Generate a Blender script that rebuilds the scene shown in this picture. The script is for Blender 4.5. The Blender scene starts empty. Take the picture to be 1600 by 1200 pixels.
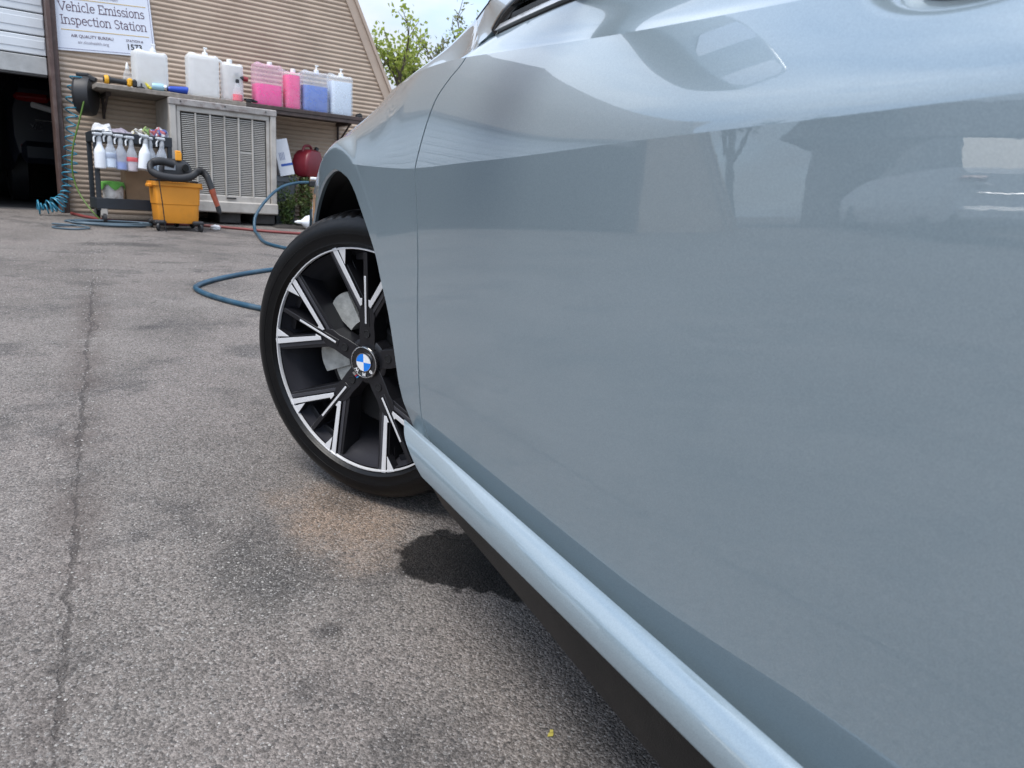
import bpy, math, random
import numpy as np
from mathutils import Matrix, Vector, Euler
random.seed(7); rng = np.random.default_rng(11)
S = bpy.context.scene; COL = S.collection
PI = math.pi; R = math.radians

# ------------------------------------------------------------------ camera
cd = bpy.data.cameras.new('camera'); cam = bpy.data.objects.new('camera', cd); COL.objects.link(cam)
c_r = Vector((0.80378, -0.59205, 0.05834)); c_u = Vector((0.0887, 0.21623, 0.97231)); c_f = Vector((0.58827, 0.77635, -0.22631))
m = Matrix.Identity(4)
for i in range(3):
    m[i][0] = c_r[i]; m[i][1] = c_u[i]; m[i][2] = -c_f[i]
m[0][3], m[1][3], m[2][3] = 0, 0, 0.7773
cam.matrix_world = m
cd.sensor_width = 36; cd.lens = 26.1; cd.clip_start = 0.02; cd.clip_end = 2000
cd.dof.use_dof = True; cd.dof.focus_distance = 1.75; cd.dof.aperture_fstop = 11.0
S.camera = cam
S.render.resolution_x, S.render.resolution_y = 1024, 768

# ------------------------------------------------------------------ sky, sun, exposure
SUN_DIR = Vector((-0.45, -0.25, 1.0)).normalized()          # towards the sun
w = bpy.data.worlds.new('World'); S.world = w; w.use_nodes = True
nt = w.node_tree; nt.nodes.clear()
def N(nt, t, **k):
    n = nt.nodes.new(t)
    for a, b in k.items():
        setattr(n, a, b)
    return n
L = lambda nt, a, b: nt.links.new(a, b)
sky = N(nt, 'ShaderNodeTexSky', sky_type='NISHITA', sun_disc=False)
sky.sun_elevation = math.asin(SUN_DIR.z); sky.sun_rotation = math.atan2(SUN_DIR.x, SUN_DIR.y)
sky.air_density = 1.0; sky.dust_density = 1.5; sky.ozone_density = 1.5
tc = N(nt, 'ShaderNodeTexCoord')
sep = N(nt, 'ShaderNodeSeparateXYZ'); L(nt, tc.outputs['Generated'], sep.inputs[0])
zz = N(nt, 'ShaderNodeMath', operation='MAXIMUM'); L(nt, sep.outputs[2], zz.inputs[0]); zz.inputs[1].default_value = 0.0
za = N(nt, 'ShaderNodeMath', operation='ADD'); L(nt, zz.outputs[0], za.inputs[0]); za.inputs[1].default_value = 0.28
dv = N(nt, 'ShaderNodeVectorMath', operation='DIVIDE'); L(nt, tc.outputs['Generated'], dv.inputs[0])
cb = N(nt, 'ShaderNodeCombineXYZ')
for i in range(3): L(nt, za.outputs[0], cb.inputs[i])
L(nt, cb.outputs[0], dv.inputs[1])
n1 = N(nt, 'ShaderNodeTexNoise'); n1.inputs['Scale'].default_value = 1.5; n1.inputs['Detail'].default_value = 7; n1.inputs['Roughness'].default_value = 0.55
L(nt, dv.outputs[0], n1.inputs['Vector'])
rp = N(nt, 'ShaderNodeValToRGB'); rp.color_ramp.elements[0].position = 0.36; rp.color_ramp.elements[1].position = 0.62
L(nt, n1.outputs[0], rp.inputs[0])
n2 = N(nt, 'ShaderNodeTexNoise'); n2.inputs['Scale'].default_value = 3.0; n2.inputs['Detail'].default_value = 5
L(nt, dv.outputs[0], n2.inputs['Vector'])
rp2 = N(nt, 'ShaderNodeValToRGB')
rp2.color_ramp.elements[0].position = 0.3; rp2.color_ramp.elements[0].color = (5.4, 6.2, 7.5, 1)
rp2.color_ramp.elements[1].position = 0.75; rp2.color_ramp.elements[1].color = (9.4, 9.9, 10.8, 1)
L(nt, n2.outputs[0], rp2.inputs[0])
gam = N(nt, 'ShaderNodeMix', data_type='RGBA', blend_type='ADD'); gam.inputs[0].default_value = 1.0
L(nt, sky.outputs[0], gam.inputs[6]); gam.inputs[7].default_value = (1.9, 2.7, 3.9, 1)
zg = N(nt, 'ShaderNodeMapRange'); zg.inputs[1].default_value = 0.0; zg.inputs[2].default_value = 1.0; zg.inputs[3].default_value = 0.36; zg.inputs[4].default_value = 1.85
L(nt, zz.outputs[0], zg.inputs[0])
cl = N(nt, 'ShaderNodeMix', data_type='RGBA', blend_type='MULTIPLY'); cl.inputs[0].default_value = 1.0
L(nt, rp2.outputs[0], cl.inputs[6]); L(nt, zg.outputs[0], cl.inputs[7])
mx = N(nt, 'ShaderNodeMix', data_type='RGBA')
L(nt, rp.outputs[0], mx.inputs[0]); L(nt, gam.outputs[2], mx.inputs[6]); L(nt, cl.outputs[2], mx.inputs[7])
bg = N(nt, 'ShaderNodeBackground'); bg.inputs[1].default_value = 0.085
L(nt, mx.outputs[2], bg.inputs[0])
wo = N(nt, 'ShaderNodeOutputWorld'); L(nt, bg.outputs[0], wo.inputs[0])

sd = bpy.data.lights.new('sun', 'SUN'); sd.energy = 1.5; sd.angle = R(25); sd.color = (1.0, 0.96, 0.9)
so = bpy.data.objects.new('sun', sd); COL.objects.link(so)
so.rotation_euler = SUN_DIR.to_track_quat('Z', 'Y').to_euler(); so.location = (0, 0, 20)
S.view_settings.view_transform = 'Standard'; S.view_settings.look = 'None'
S.view_settings.exposure = 1.03; S.view_settings.gamma = 1.0
S.render.engine = 'CYCLES'
S.cycles.max_bounces = 10; S.cycles.transparent_max_bounces = 12

# ------------------------------------------------------------------ helpers
GSL = 0.0703
def gz(y):                                            # the yard rises towards the workshop
    if y < -5: return GSL * -5 - 0.02 * min(20, -5 - y)
    if y > 7.75: return GSL * 7.75
    return GSL * y

MATS = {}
def mat(name, col, rough=0.5, metal=0.0, coat=0.0, var=0.0, vscale=20.0, bump=0.0, bscale=200.0, spec=0.5, dirt=None, dscale=6.0, damt=0.5):
    if name in MATS: return MATS[name]
    M = bpy.data.materials.new(name); M.use_nodes = True
    t = M.node_tree; b = t.nodes['Principled BSDF']
    b.inputs['Base Color'].default_value = (*col, 1); b.inputs['Roughness'].default_value = rough
    b.inputs['Metallic'].default_value = metal; b.inputs['Coat Weight'].default_value = coat
    b.inputs['Coat Roughness'].default_value = 0.03; b.inputs['Specular IOR Level'].default_value = spec
    tc = N(t, 'ShaderNodeTexCoord'); cur = None
    if var > 0 or dirt:
        cur = N(t, 'ShaderNodeRGB').outputs[0]; cur.default_value = (*col, 1)
    if var > 0:
        n = N(t, 'ShaderNodeTexNoise'); n.inputs['Scale'].default_value = vscale; n.inputs['Detail'].default_value = 6
        L(t, tc.outputs['Object'], n.inputs['Vector'])
        mr = N(t, 'ShaderNodeMapRange'); mr.inputs[1].default_value = 0.25; mr.inputs[2].default_value = 0.75
        mr.inputs[3].default_value = 1 - var; mr.inputs[4].default_value = 1 + var
        L(t, n.outputs[0], mr.inputs[0])
        x = N(t, 'ShaderNodeMix', data_type='RGBA', blend_type='MULTIPLY'); x.inputs[0].default_value = 1
        L(t, cur, x.inputs[6]); L(t, mr.outputs[0], x.inputs[7]); cur = x.outputs[2]
    if dirt:
        n = N(t, 'ShaderNodeTexNoise'); n.inputs['Scale'].default_value = dscale; n.inputs['Detail'].default_value = 8; n.inputs['Roughness'].default_value = 0.7
        L(t, tc.outputs['Object'], n.inputs['Vector'])
        r_ = N(t, 'ShaderNodeMapRange'); r_.inputs[1].default_value = 0.48; r_.inputs[2].default_value = 0.72; r_.inputs[4].default_value = damt
        L(t, n.outputs[0], r_.inputs[0])
        x = N(t, 'ShaderNodeMix', data_type='RGBA'); L(t, r_.outputs[0], x.inputs[0]); L(t, cur, x.inputs[6]); x.inputs[7].default_value = (*dirt, 1)
        cur = x.outputs[2]
    if cur: L(t, cur, b.inputs['Base Color'])
    if bump > 0:
        n = N(t, 'ShaderNodeTexNoise'); n.inputs['Scale'].default_value = bscale; n.inputs['Detail'].default_value = 4
        L(t, tc.outputs['Object'], n.inputs['Vector'])
        bp = N(t, 'ShaderNodeBump'); bp.inputs['Strength'].default_value = bump; bp.inputs['Distance'].default_value = 0.002
        L(t, n.outputs[0], bp.inputs['Height']); L(t, bp.outputs[0], b.inputs['Normal'])
    MATS[name] = M
    return M

def plastic_clear(name, col, tr=0.45):                 # thin milky polyethylene
    if name in MATS: return MATS[name]
    M = bpy.data.materials.new(name); M.use_nodes = True; t = M.node_tree
    b = t.nodes['Principled BSDF']; b.inputs['Base Color'].default_value = (*col, 1); b.inputs['Roughness'].default_value = 0.35
    n = N(t, 'ShaderNodeTexNoise'); n.inputs['Scale'].default_value = 14; n.inputs['Detail'].default_value = 6
    tc = N(t, 'ShaderNodeTexCoord'); L(t, tc.outputs['Object'], n.inputs['Vector'])
    tl = N(t, 'ShaderNodeBsdfTranslucent'); tl.inputs[0].default_value = (*col, 1)
    tp = N(t, 'ShaderNodeBsdfTransparent'); tp.inputs[0].default_value = (0.97, 0.98, 0.98, 1)
    m1 = N(t, 'ShaderNodeMixShader'); m1.inputs[0].default_value = 0.4
    L(t, b.outputs[0], m1.inputs[1]); L(t, tl.outputs[0], m1.inputs[2])
    mr = N(t, 'ShaderNodeMapRange'); mr.inputs[1].default_value = 0.3; mr.inputs[2].default_value = 0.7; mr.inputs[3].default_value = tr + 0.04; mr.inputs[4].default_value = tr - 0.04
    L(t, n.outputs[0], mr.inputs[0])
    m2 = N(t, 'ShaderNodeMixShader'); L(t, mr.outputs[0], m2.inputs[0])
    L(t, m1.outputs[0], m2.inputs[1]); L(t, tp.outputs[0], m2.inputs[2])
    L(t, m2.outputs[0], t.nodes['Material Output'].inputs[0])
    MATS[name] = M
    return M

class MB:
    def __init__(s): s.v = []; s.f = []; s.mi = []; s.cur = 0
    def add(s, vs, fs):
        o = len(s.v); s.v += [tuple(map(float, p)) for p in vs]
        for f in fs: s.f.append(tuple(o + i for i in f)); s.mi.append(s.cur)
        return s
    def box(s, c, d, rot=None, b=0.0):
        x, y, z = d[0]/2, d[1]/2, d[2]/2
        if b <= 0:
            vs = [(-x,-y,-z),(x,-y,-z),(x,y,-z),(-x,y,-z),(-x,-y,z),(x,-y,z),(x,y,z),(-x,y,z)]
            fs = [(0,3,2,1),(4,5,6,7),(0,1,5,4),(1,2,6,5),(2,3,7,6),(3,0,4,7)]
        else:
            b = min(b, x*.95, y*.95, z*.95); vs = []; idx = {}
            for sx in (-1,1):
                for sy in (-1,1):
                    for sz in (-1,1):
                        for a, p in enumerate(((sx*x,sy*(y-b),sz*(z-b)),(sx*(x-b),sy*y,sz*(z-b)),(sx*(x-b),sy*(y-b),sz*z))):
                            idx[(sx,sy,sz,a)] = len(vs); vs.append(p)
            fs = []
            for a in range(3):
                o = [i for i in range(3) if i != a]
                for sg in (-1,1):
                    q = []
                    for p_, r_ in ((-1,-1),(1,-1),(1,1),(-1,1)):
                        k = [0,0,0]; k[a] = sg; k[o[0]] = p_; k[o[1]] = r_; q.append(idx[(*k,a)])
                    fs.append(tuple(q))
            for a in range(3):
                o = [i for i in range(3) if i != a]
                for p_ in (-1,1):
                    for r_ in (-1,1):
                        k = [0,0,0]; k[o[0]] = p_; k[o[1]] = r_
                        k0 = list(k); k0[a] = -1; k1 = list(k); k1[a] = 1
                        fs.append((idx[(*k0,o[0])],idx[(*k1,o[0])],idx[(*k1,o[1])],idx[(*k0,o[1])]))
            for sx in (-1,1):
                for sy in (-1,1):
                    for sz in (-1,1): fs.append(tuple(idx[(sx,sy,sz,a)] for a in range(3)))
        M = Matrix.Identity(3) if rot is None else Euler(rot).to_matrix()
        C = Vector(c); s.add([tuple(M @ Vector(p) + C) for p in vs], fs); return s
    def tube(s, pts, r, n=8, caps=True):
        P = [Vector(p) for p in pts]; rs = r if hasattr(r, '__len__') else [r]*len(P)
        vs = []; fs = []; pu = None
        for i, p in enumerate(P):
            d = (P[min(i+1,len(P)-1)] - P[max(i-1,0)])
            if d.length < 1e-9: d = Vector((0,0,1))
            d.normalize()
            if pu is None:
                pu = d.orthogonal().normalized()
            else:
                pu = pu - d*pu.dot(d)
                pu = pu.normalized() if pu.length > 1e-6 else d.orthogonal().normalized()
            q = d.cross(pu)
            for k in range(n):
                a = 2*PI*k/n; vs.append(p + (pu*math.cos(a) + q*math.sin(a))*rs[i])
        for i in range(len(P)-1):
            for k in range(n): fs.append((i*n+k, i*n+(k+1)%n, (i+1)*n+(k+1)%n, (i+1)*n+k))
        if caps: fs.append(tuple(reversed(range(n)))); fs.append(tuple((len(P)-1)*n+k for k in range(n)))
        return s.add(vs, fs)
    def cyl(s, p0, p1, r0, r1=None, n=16): return s.tube([p0, p1], [r0, r0 if r1 is None else r1], n)
    def lathe(s, prof, n=24, M=None, close=False):       # prof (r, z) about local Z
        M = M or Matrix.Identity(4); vs = []; fs = []; k = len(prof)
        for j in range(n):
            a = 2*PI*j/n
            for r_, z_ in prof: vs.append(M @ Vector((r_*math.cos(a), r_*math.sin(a), z_)))
        for j in range(n):
            for i in range(k-1 if not close else k):
                i2 = (i+1) % k; j2 = (j+1) % n
                fs.append((j*k+i, j2*k+i, j2*k+i2, j*k+i2))
        return s.add(vs, fs)
    def prism(s, poly, z0, z1, M=None, inset=0.0, capmat=None):
        n = len(poly); M = M or Matrix.Identity(4)
        cx = sum(p[0] for p in poly)/n; cy = sum(p[1] for p in poly)/n
        zt = (lambda p: z1(p) if callable(z1) else z1)
        vs = [M @ Vector((p[0], p[1], z0)) for p in poly]
        vs += [M @ Vector((p[0]+(cx-p[0])*inset, p[1]+(cy-p[1])*inset, zt(p))) for p in poly]
        fs = [tuple(reversed(range(n))), tuple(range(n, 2*n))] + [(i,(i+1)%n,n+(i+1)%n,n+i) for i in range(n)]
        s.add(vs, fs)
        if capmat is not None: s.mi[-(n+1)] = capmat
        return s
    def grid(s, G):                                       # G[i][j] points
        a = len(G); b = len(G[0]); vs = [p for r_ in G for p in r_]
        fs = [(i*b+j, (i+1)*b+j, (i+1)*b+j+1, i*b+j+1) for i in range(a-1) for j in range(b-1)]
        return s.add(vs, fs)
    def build(s, name, mats, parent=None, smooth=30, loc=None, rot=None):
        me = bpy.data.meshes.new(name); me.from_pydata(s.v, [], s.f)
        ms = mats if isinstance(mats, (list, tuple)) else [mats]
        for x in ms: me.materials.append(x)
        if len(ms) > 1: me.polygons.foreach_set('material_index', s.mi)
        me.validate(); 
        import bmesh
        bm = bmesh.new(); bm.from_mesh(me); bmesh.ops.recalc_face_normals(bm, faces=bm.faces); bm.to_mesh(me); bm.free()
        if smooth:
            me.polygons.foreach_set('use_smooth', [True]*len(me.polygons)); me.set_sharp_from_angle(angle=R(smooth))
        o = bpy.data.objects.new(name, me); COL.objects.link(o)
        if parent: o.parent = parent
        if loc: o.location = loc
        if rot: o.rotation_euler = rot
        return o
def tag(o, label, cat, group=None, kind=None):
    if label: o['label'] = label
    if cat: o['category'] = cat
    if group: o['group'] = group
    if kind: o['kind'] = kind
    return o
def thing(name, label, cat, loc=(0,0,0), rz=0, group=None):
    o = bpy.data.objects.new(name, None); COL.objects.link(o); o.location = loc; o.rotation_euler = (0,0,rz)
    o.empty_display_size = 0.1
    return tag(o, label, cat, group)
def copy_tree(o, parent=None):
    c = o.copy(); COL.objects.link(c)
    if parent: c.parent = parent
    for ch in o.children: copy_tree(ch, c)
    return c
def smoothpath(pts, per=8):                               # Catmull-Rom
    P = [Vector(p) for p in pts]; out = []
    for i in range(len(P)-1):
        a = P[max(i-1,0)]; b = P[i]; c = P[i+1]; d = P[min(i+2,len(P)-1)]
        for k in range(per):
            t = k/per
            out.append(0.5*((2*b)+(-a+c)*t+(2*a-5*b+4*c-d)*t*t+(-a+3*b-3*c+d)*t**3))
    out.append(P[-1]); return out
def textmesh(body, size, material, parent, loc, rot=(PI/2,0,0), align='LEFT', bold=0.0, name='lettering', sx=1.0):
    cu = bpy.data.curves.new(name, 'FONT'); cu.body = body; cu.size = size; cu.align_x = align; cu.extrude = 0.0006; cu.offset = bold
    o = bpy.data.objects.new(name, cu); COL.objects.link(o)
    dg = bpy.context.evaluated_depsgraph_get(); me = bpy.data.meshes.new_from_object(o.evaluated_get(dg))
    bpy.data.objects.remove(o); bpy.data.curves.remove(cu)
    me.materials.clear(); me.materials.append(material)
    q = bpy.data.objects.new(name, me); COL.objects.link(q); q.parent = parent; q.location = loc; q.rotation_euler = rot; q.scale = (sx,1,1)
    return q

# ------------------------------------------------------------------ ground
def ground_material():
    M = bpy.data.materials.new('asphalt'); M.use_nodes = True; t = M.node_tree; b = t.nodes['Principled BSDF']
    tc = N(t, 'ShaderNodeTexCoord'); P = tc.outputs['Object']
    sx = N(t, 'ShaderNodeSeparateXYZ'); L(t, P, sx.inputs[0]); X, Y = sx.outputs[0], sx.outputs[1]
    def noise(sc, det=5, rough=0.55, off=0.0):
        n = N(t, 'ShaderNodeTexNoise'); n.inputs['Scale'].default_value = sc; n.inputs['Detail'].default_value = det; n.inputs['Roughness'].default_value = rough
        if off:
            a = N(t, 'ShaderNodeVectorMath', operation='ADD'); L(t, P, a.inputs[0]); a.inputs[1].default_value = (off, off*1.7, 0); L(t, a.outputs[0], n.inputs['Vector'])
        else: L(t, P, n.inputs['Vector'])
        return n.outputs[0]
    def mth(op, a, b_=None, c_=None):
        n = N(t, 'ShaderNodeMath', operation=op)
        for i, q in enumerate((a, b_, c_)):
            if q is None: continue
            if isinstance(q, (int, float)): n.inputs[i].default_value = q
            else: L(t, q, n.inputs[i])
        return n.outputs[0]
    def rng_(v, a, b_, c_=0.0, d=1.0, smooth=True):
        n = N(t, 'ShaderNodeMapRange'); n.interpolation_type = 'SMOOTHSTEP' if smooth else 'LINEAR'
        L(t, v, n.inputs[0])
        for i, q in enumerate((a, b_, c_, d)): n.inputs[i+1].default_value = q
        return n.outputs[0]
    def mix(f, a, b_, mode='MIX'):
        n = N(t, 'ShaderNodeMix', data_type='RGBA', blend_type=mode)
        for i, q in ((0, f), (6, a), (7, b_)):
            if isinstance(q, tuple): n.inputs[i].default_value = (*q, 1)
            elif isinstance(q, (int, float)): n.inputs[i].default_value = q
            else: L(t, q, n.inputs[i])
        return n.outputs[2]
    def vor(sc, feat='F1', out='Color', rand=1.0):
        n = N(t, 'ShaderNodeTexVoronoi', feature=feat); n.inputs['Scale'].default_value = sc; n.inputs['Randomness'].default_value = rand
        L(t, P, n.inputs['Vector']); return n.outputs[out]
    base = mix(rng_(noise(0.9, 4), .35, .65), (0.134, 0.118, 0.106), (0.205, 0.182, 0.164))
    base = mix(rng_(noise(2.3, 6, .6, 5.0), .44, .60, 0, .75), base, (0.200, 0.174, 0.157))      # pinkish dust
    base = mix(rng_(noise(3.1, 6, .65, 11.0), .49, .66, 0, .7), base, (0.082, 0.075, 0.071))     # darker worn patches
    wet = None
    jit = mth('MULTIPLY', mth('SUBTRACT', noise(8, 8, .7, 2.0), .5), 1.35)
    jit2 = mth('MULTIPLY', mth('SUBTRACT', noise(4.5, 7, .7, 6.0), .5), 1.9)
    def blob(x, y, rx, ry, j, e0, e1):
        dx = mth('MULTIPLY', mth('SUBTRACT', X, x), 1/rx); dy = mth('MULTIPLY', mth('SUBTRACT', Y, y), 1/ry)
        d = mth('SQRT', mth('ADD', mth('MULTIPLY', dx, dx), mth('MULTIPLY', dy, dy)))
        return rng_(mth('ADD', d, j), e1, e0)
    base = mix(mth('MULTIPLY', blob(.64, 1.43, .17, .22, jit2, .4, 1.15), .85), base, (0.25, 0.185, 0.138))
    base = mix(mth('MULTIPLY', blob(.70, 1.50, .13, .10, jit2, .4, 1.2), .7), base, (0.10, 0.08, 0.065))
    base = mix(mth('MULTIPLY', blob(.42, 1.28, .12, .17, jit2, .2, 1.3), .45), base, (0.06, 0.058, 0.056))
    for (x, y, rx, ry, am) in ((.609, 3.27, .075, .055, .6), (.98, 5.72, .35, .13, .75), (.45, 1.06, .035, .03, .8), (1.05, 4.95, .2, .05, .5), (.75, 4.3, .03, .02, .8), (1.5, 5.9, .5, .2, .3)):
        base = mix(mth('MULTIPLY', blob(x, y, rx, ry, jit2, .3, 1.2), am), base, (0.055, 0.05, 0.048))
    # aggregate: random value per grain, at two sizes
    g1 = N(t, 'ShaderNodeSeparateColor'); L(t, vor(210), g1.inputs[0])
    g2 = N(t, 'ShaderNodeSeparateColor'); L(t, vor(460), g2.inputs[0])
    base = mix(0.85, base, mix(1.0, base, rng_(g1.outputs[0], 0, 1, .60, 1.36, False), 'MULTIPLY'))
    base = mix(0.8, base, mix(1.0, base, rng_(g2.outputs[1], 0, 1, .55, 1.44, False), 'MULTIPLY'))
    chipzone = rng_(noise(1.7, 3, .5, 21.0), .4, .62, .3, 1.0)
    chip = mth('MULTIPLY', rng_(g1.outputs[2], .93, .965), chipzone)
    base = mix(mth('MULTIPLY', chip, .38), base, (0.40, 0.385, 0.36))
    base = mix(mth('MULTIPLY', rng_(g2.outputs[2], .95, .98), .6), base, (0.45, 0.43, 0.41))
    base = mix(mth('MULTIPLY', rng_(g1.outputs[1], .9, .95), .6), base, (0.05, 0.048, 0.047))
    # long seam crack
    wob = mth('MULTIPLY', mth('SUBTRACT', noise(6.0, 8, .72), .5), .065)
    line = mth('ADD', mth('MULTIPLY', Y, .152), -.1)
    dist = mth('ABSOLUTE', mth('ADD', mth('SUBTRACT', X, line), wob))
    ymask = mth('MULTIPLY', rng_(Y, 4.9, 3.6), 1.0)
    wid = rng_(noise(11, 4, .6, 3.0), .35, .62, .0012, .0095)
    crack = mth('MULTIPLY', rng_(mth('DIVIDE', dist, wid), 1.0, .55), ymask)
    crumb = N(t, 'ShaderNodeSeparateColor'); L(t, vor(75), crumb.inputs[0])
    crack = mth('MAXIMUM', crack, mth('MULTIPLY', mth('MULTIPLY', rng_(crumb.outputs[0], .72, .8), rng_(dist, .045, .005)), mth('MULTIPLY', ymask, .6)))
    halo = mth('MULTIPLY', mth('MULTIPLY', rng_(dist, .11, .0), rng_(noise(5, 5, .6, 8.0), .35, .62)), ymask)
    base = mix(mth('MULTIPLY', halo, .6), base, (0.095, 0.075, 0.066))
    base = mix(mth('MULTIPLY', crack, .5), base, (0.03, 0.025, 0.023))
    # hairline cracks
    vec = N(t, 'ShaderNodeVectorMath', operation='ADD'); L(t, P, vec.inputs[0])
    nn = N(t, 'ShaderNodeTexNoise'); nn.inputs['Scale'].default_value = 3; nn.inputs['Detail'].default_value = 6; L(t, P, nn.inputs['Vector'])
    sc = N(t, 'ShaderNodeVectorMath', operation='SCALE'); L(t, nn.outputs['Color'], sc.inputs[0]); sc.inputs['Scale'].default_value = .5; L(t, sc.outputs[0], vec.inputs[1])
    hv = N(t, 'ShaderNodeTexVoronoi', feature='DISTANCE_TO_EDGE'); hv.inputs['Scale'].default_value = .95; L(t, vec.outputs[0], hv.inputs['Vector'])
    hair = mth('MULTIPLY', rng_(hv.outputs['Distance'], .006, .0015), rng_(noise(2.2, 4, .6, 31.), .50, .6))
    base = mix(mth('MULTIPLY', hair, .65), base, (0.045, 0.04, 0.037))
    # stains: (x, y, radius x, radius y, softness, colour, amount)
    wet = mth('MAXIMUM', blob(.775, 1.165, .125, .13, jit, .86, 1.0), blob(.86, 1.07, .10, .12, jit, .85, 1.0))
    base = mix(mth('MULTIPLY', wet, .97), base, mix(1.0, base, (0.11, 0.11, 0.115), 'MULTIPLY'))
    L(t, base, b.inputs['Base Color'])
    L(t, rng_(wet, 0, 1, .9, .6), b.inputs['Roughness']); L(t, rng_(wet, 0, 1, .3, .12), b.inputs['Specular IOR Level'])
    # relief
    h = mth('ADD', mth('MULTIPLY', vor(210, out='Distance'), -.0065), mth('MULTIPLY', vor(460, out='Distance'), -.0028))
    h = mth('ADD', h, mth('MULTIPLY', noise(55, 6, .65), .009)); h = mth('ADD', h, mth('MULTIPLY', noise(14, 4, .5, 4.), .012))
    h = mth('ADD', h, mth('MULTIPLY', crack, -.02)); h = mth('ADD', h, mth('MULTIPLY', halo, -.005)); h = mth('ADD', h, mth('MULTIPLY', hair, -.006))
    bp = N(t, 'ShaderNodeBump'); bp.inputs['Strength'].default_value = .62; bp.inputs['Distance'].default_value = 1.0
    L(t, h, bp.inputs['Height']); L(t, bp.outputs[0], b.inputs['Normal'])
    return M
ys = [-400,-120,-40,-25,-15,-10,-7,-5] + [i*.5 for i in range(-9, 15)] + [7.25,7.5,7.75,8.5,10,14,20,40,120,600]
xs = [-600,-150,-50,-25,-12,-6,-3,-1.5,-.5,.5,1.5,3,6,12,25,50,150,600]
mb = MB(); mb.grid([[(x, y, gz(y)) for x in xs] for y in ys])
g = mb.build('ground', ground_material(), smooth=0); tag(g, 'worn grey asphalt yard with cracks and stains', None, kind='structure')

# loose grit lying on the asphalt
mb = MB(); octf = [(0,2,4),(2,1,4),(1,3,4),(3,0,4),(2,0,5),(1,2,5),(3,1,5),(0,3,5)]
for i in range(3000):
    y = .55 + 5.2*random.random()**1.7; x = random.uniform(-.15, .25) + y*random.uniform(-.12, .33)
    if random.random() < .28: x = -.1 + .152*y + random.gauss(0, .03)
    if random.random() < .16: x, y = random.gauss(.42, .09), random.gauss(1.3, .13)
    r_ = random.choice((.0008,.0011,.0015,.0015,.002,.0027))*(1+.12*y)
    a = random.uniform(0, PI); ca, sa = math.cos(a)*r_, math.sin(a)*r_; e = random.uniform(.5, 1.0)
    z = gz(y)+r_*.3
    mb.add([(x+ca,y+sa,z),(x-ca,y-sa,z),(x-sa*e,y+ca*e,z),(x+sa*e,y-ca*e,z),(x,y,z+r_*.6),(x,y,z-r_*.6)], octf)
gm = mat('grit_stone', (0.33, 0.31, 0.285), .8, var=.5, vscale=60)
tag(mb.build('loose_grit', gm, smooth=0), 'pale loose grit scattered over the asphalt', 'grit', kind='stuff')

# ------------------------------------------------------------------ workshop building
WY = 7.7
def edgeR(z): return 3.424 + (2.765 - z)*.503 if z < 4.4 else 2.6
XC = -.55
def edgeL(z): return 2*XC - edgeR(z)
m_corr = mat('corrugated_tan', (0.46, 0.36, 0.275), .55, var=.10, vscale=4, dirt=(0.27,0.20,0.145), dscale=1.6, damt=.5)
m_trim = mat('tan_trim', (0.43, 0.335, 0.26), .5, var=.08, vscale=8)
m_brown = mat('brown_paint', (0.085, 0.05, 0.042), .5, var=.25, vscale=12, dirt=(.35,.3,.27), dscale=9, damt=.25)
m_panel = mat('white_door', (0.68, 0.71, 0.74), .45, var=.06, vscale=6, dirt=(.45,.45,.44), dscale=3, damt=.4)
m_panelg = mat('grey_strip', (0.42, 0.425, 0.42), .7, var=.2, vscale=9, dirt=(.25,.24,.22), dscale=5, damt=.6)
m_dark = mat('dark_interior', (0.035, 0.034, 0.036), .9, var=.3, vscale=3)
bld = thing('workshop_building', 'tan corrugated workshop with sloping gable edge and open garage bay', 'building', (0, WY, gz(WY)))
Z0 = gz(WY)
def corr(name, xl, xr, z0, z1, par):
    G = []; pitch = .0415; n = 8; k = int((z1-z0)/pitch*n)
    for i in range(k+1):
        z = z0 + (z1-z0)*i/k; ph = (z/pitch) % 1.0
        dep = .013*(abs(math.sin(PI*ph))**.75)
        a = xl(z) if callable(xl) else xl; b_ = xr(z) if callable(xr) else xr
        G.append([(a + (b_-a)*j/6, -dep, z-Z0) for j in range(7)])
    m_ = MB(); m_.grid(G); return m_.build(name, m_corr, par, smooth=50)
DL, DR = -4.10, .775                                      # garage opening
corr('wall', .852, edgeR, Z0-.03, 4.4, bld)
corr('wall', edgeL, DL-.075, Z0-.03, 4.4, bld)
corr('wall', lambda z: max(edgeL(z), DL-.07), .85, 3.05, 4.4, bld)
# upper gable
mb = MB(); mb.add([(edgeL(4.4),-.004,4.4-Z0),(edgeR(4.39),-.004,4.4-Z0),(XC,-.004,5.4-Z0)], [(0,1,2)]); mb.build('gable', m_trim, bld, 0)
# slanted edge trims (right and left)
for sgn in (1, -1):
    mb = MB()
    fx = (lambda x: x) if sgn == 1 else (lambda x: 2*XC - x)
    a0, a1 = edgeR(Z0-.03), edgeR(4.399)
    for (d0, d1, y0, y1) in ((-.01, .115, -.028, .03), (.085, .12, -.045, .03)):
        vs = []
        for (xx, z_) in ((a0, -.03), (a1, 4.4-Z0)):
            for dx in (d0, d1):
                for y_ in (y0, y1): vs.append((fx(xx+dx), y_, z_))
        mb.add(vs, [(0,1,3,2),(4,6,7,5),(0,4,5,1),(2,3,7,6),(0,2,6,4),(1,5,7,3)])
    mb.build('edge_trim', m_trim, bld, 0)
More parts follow.
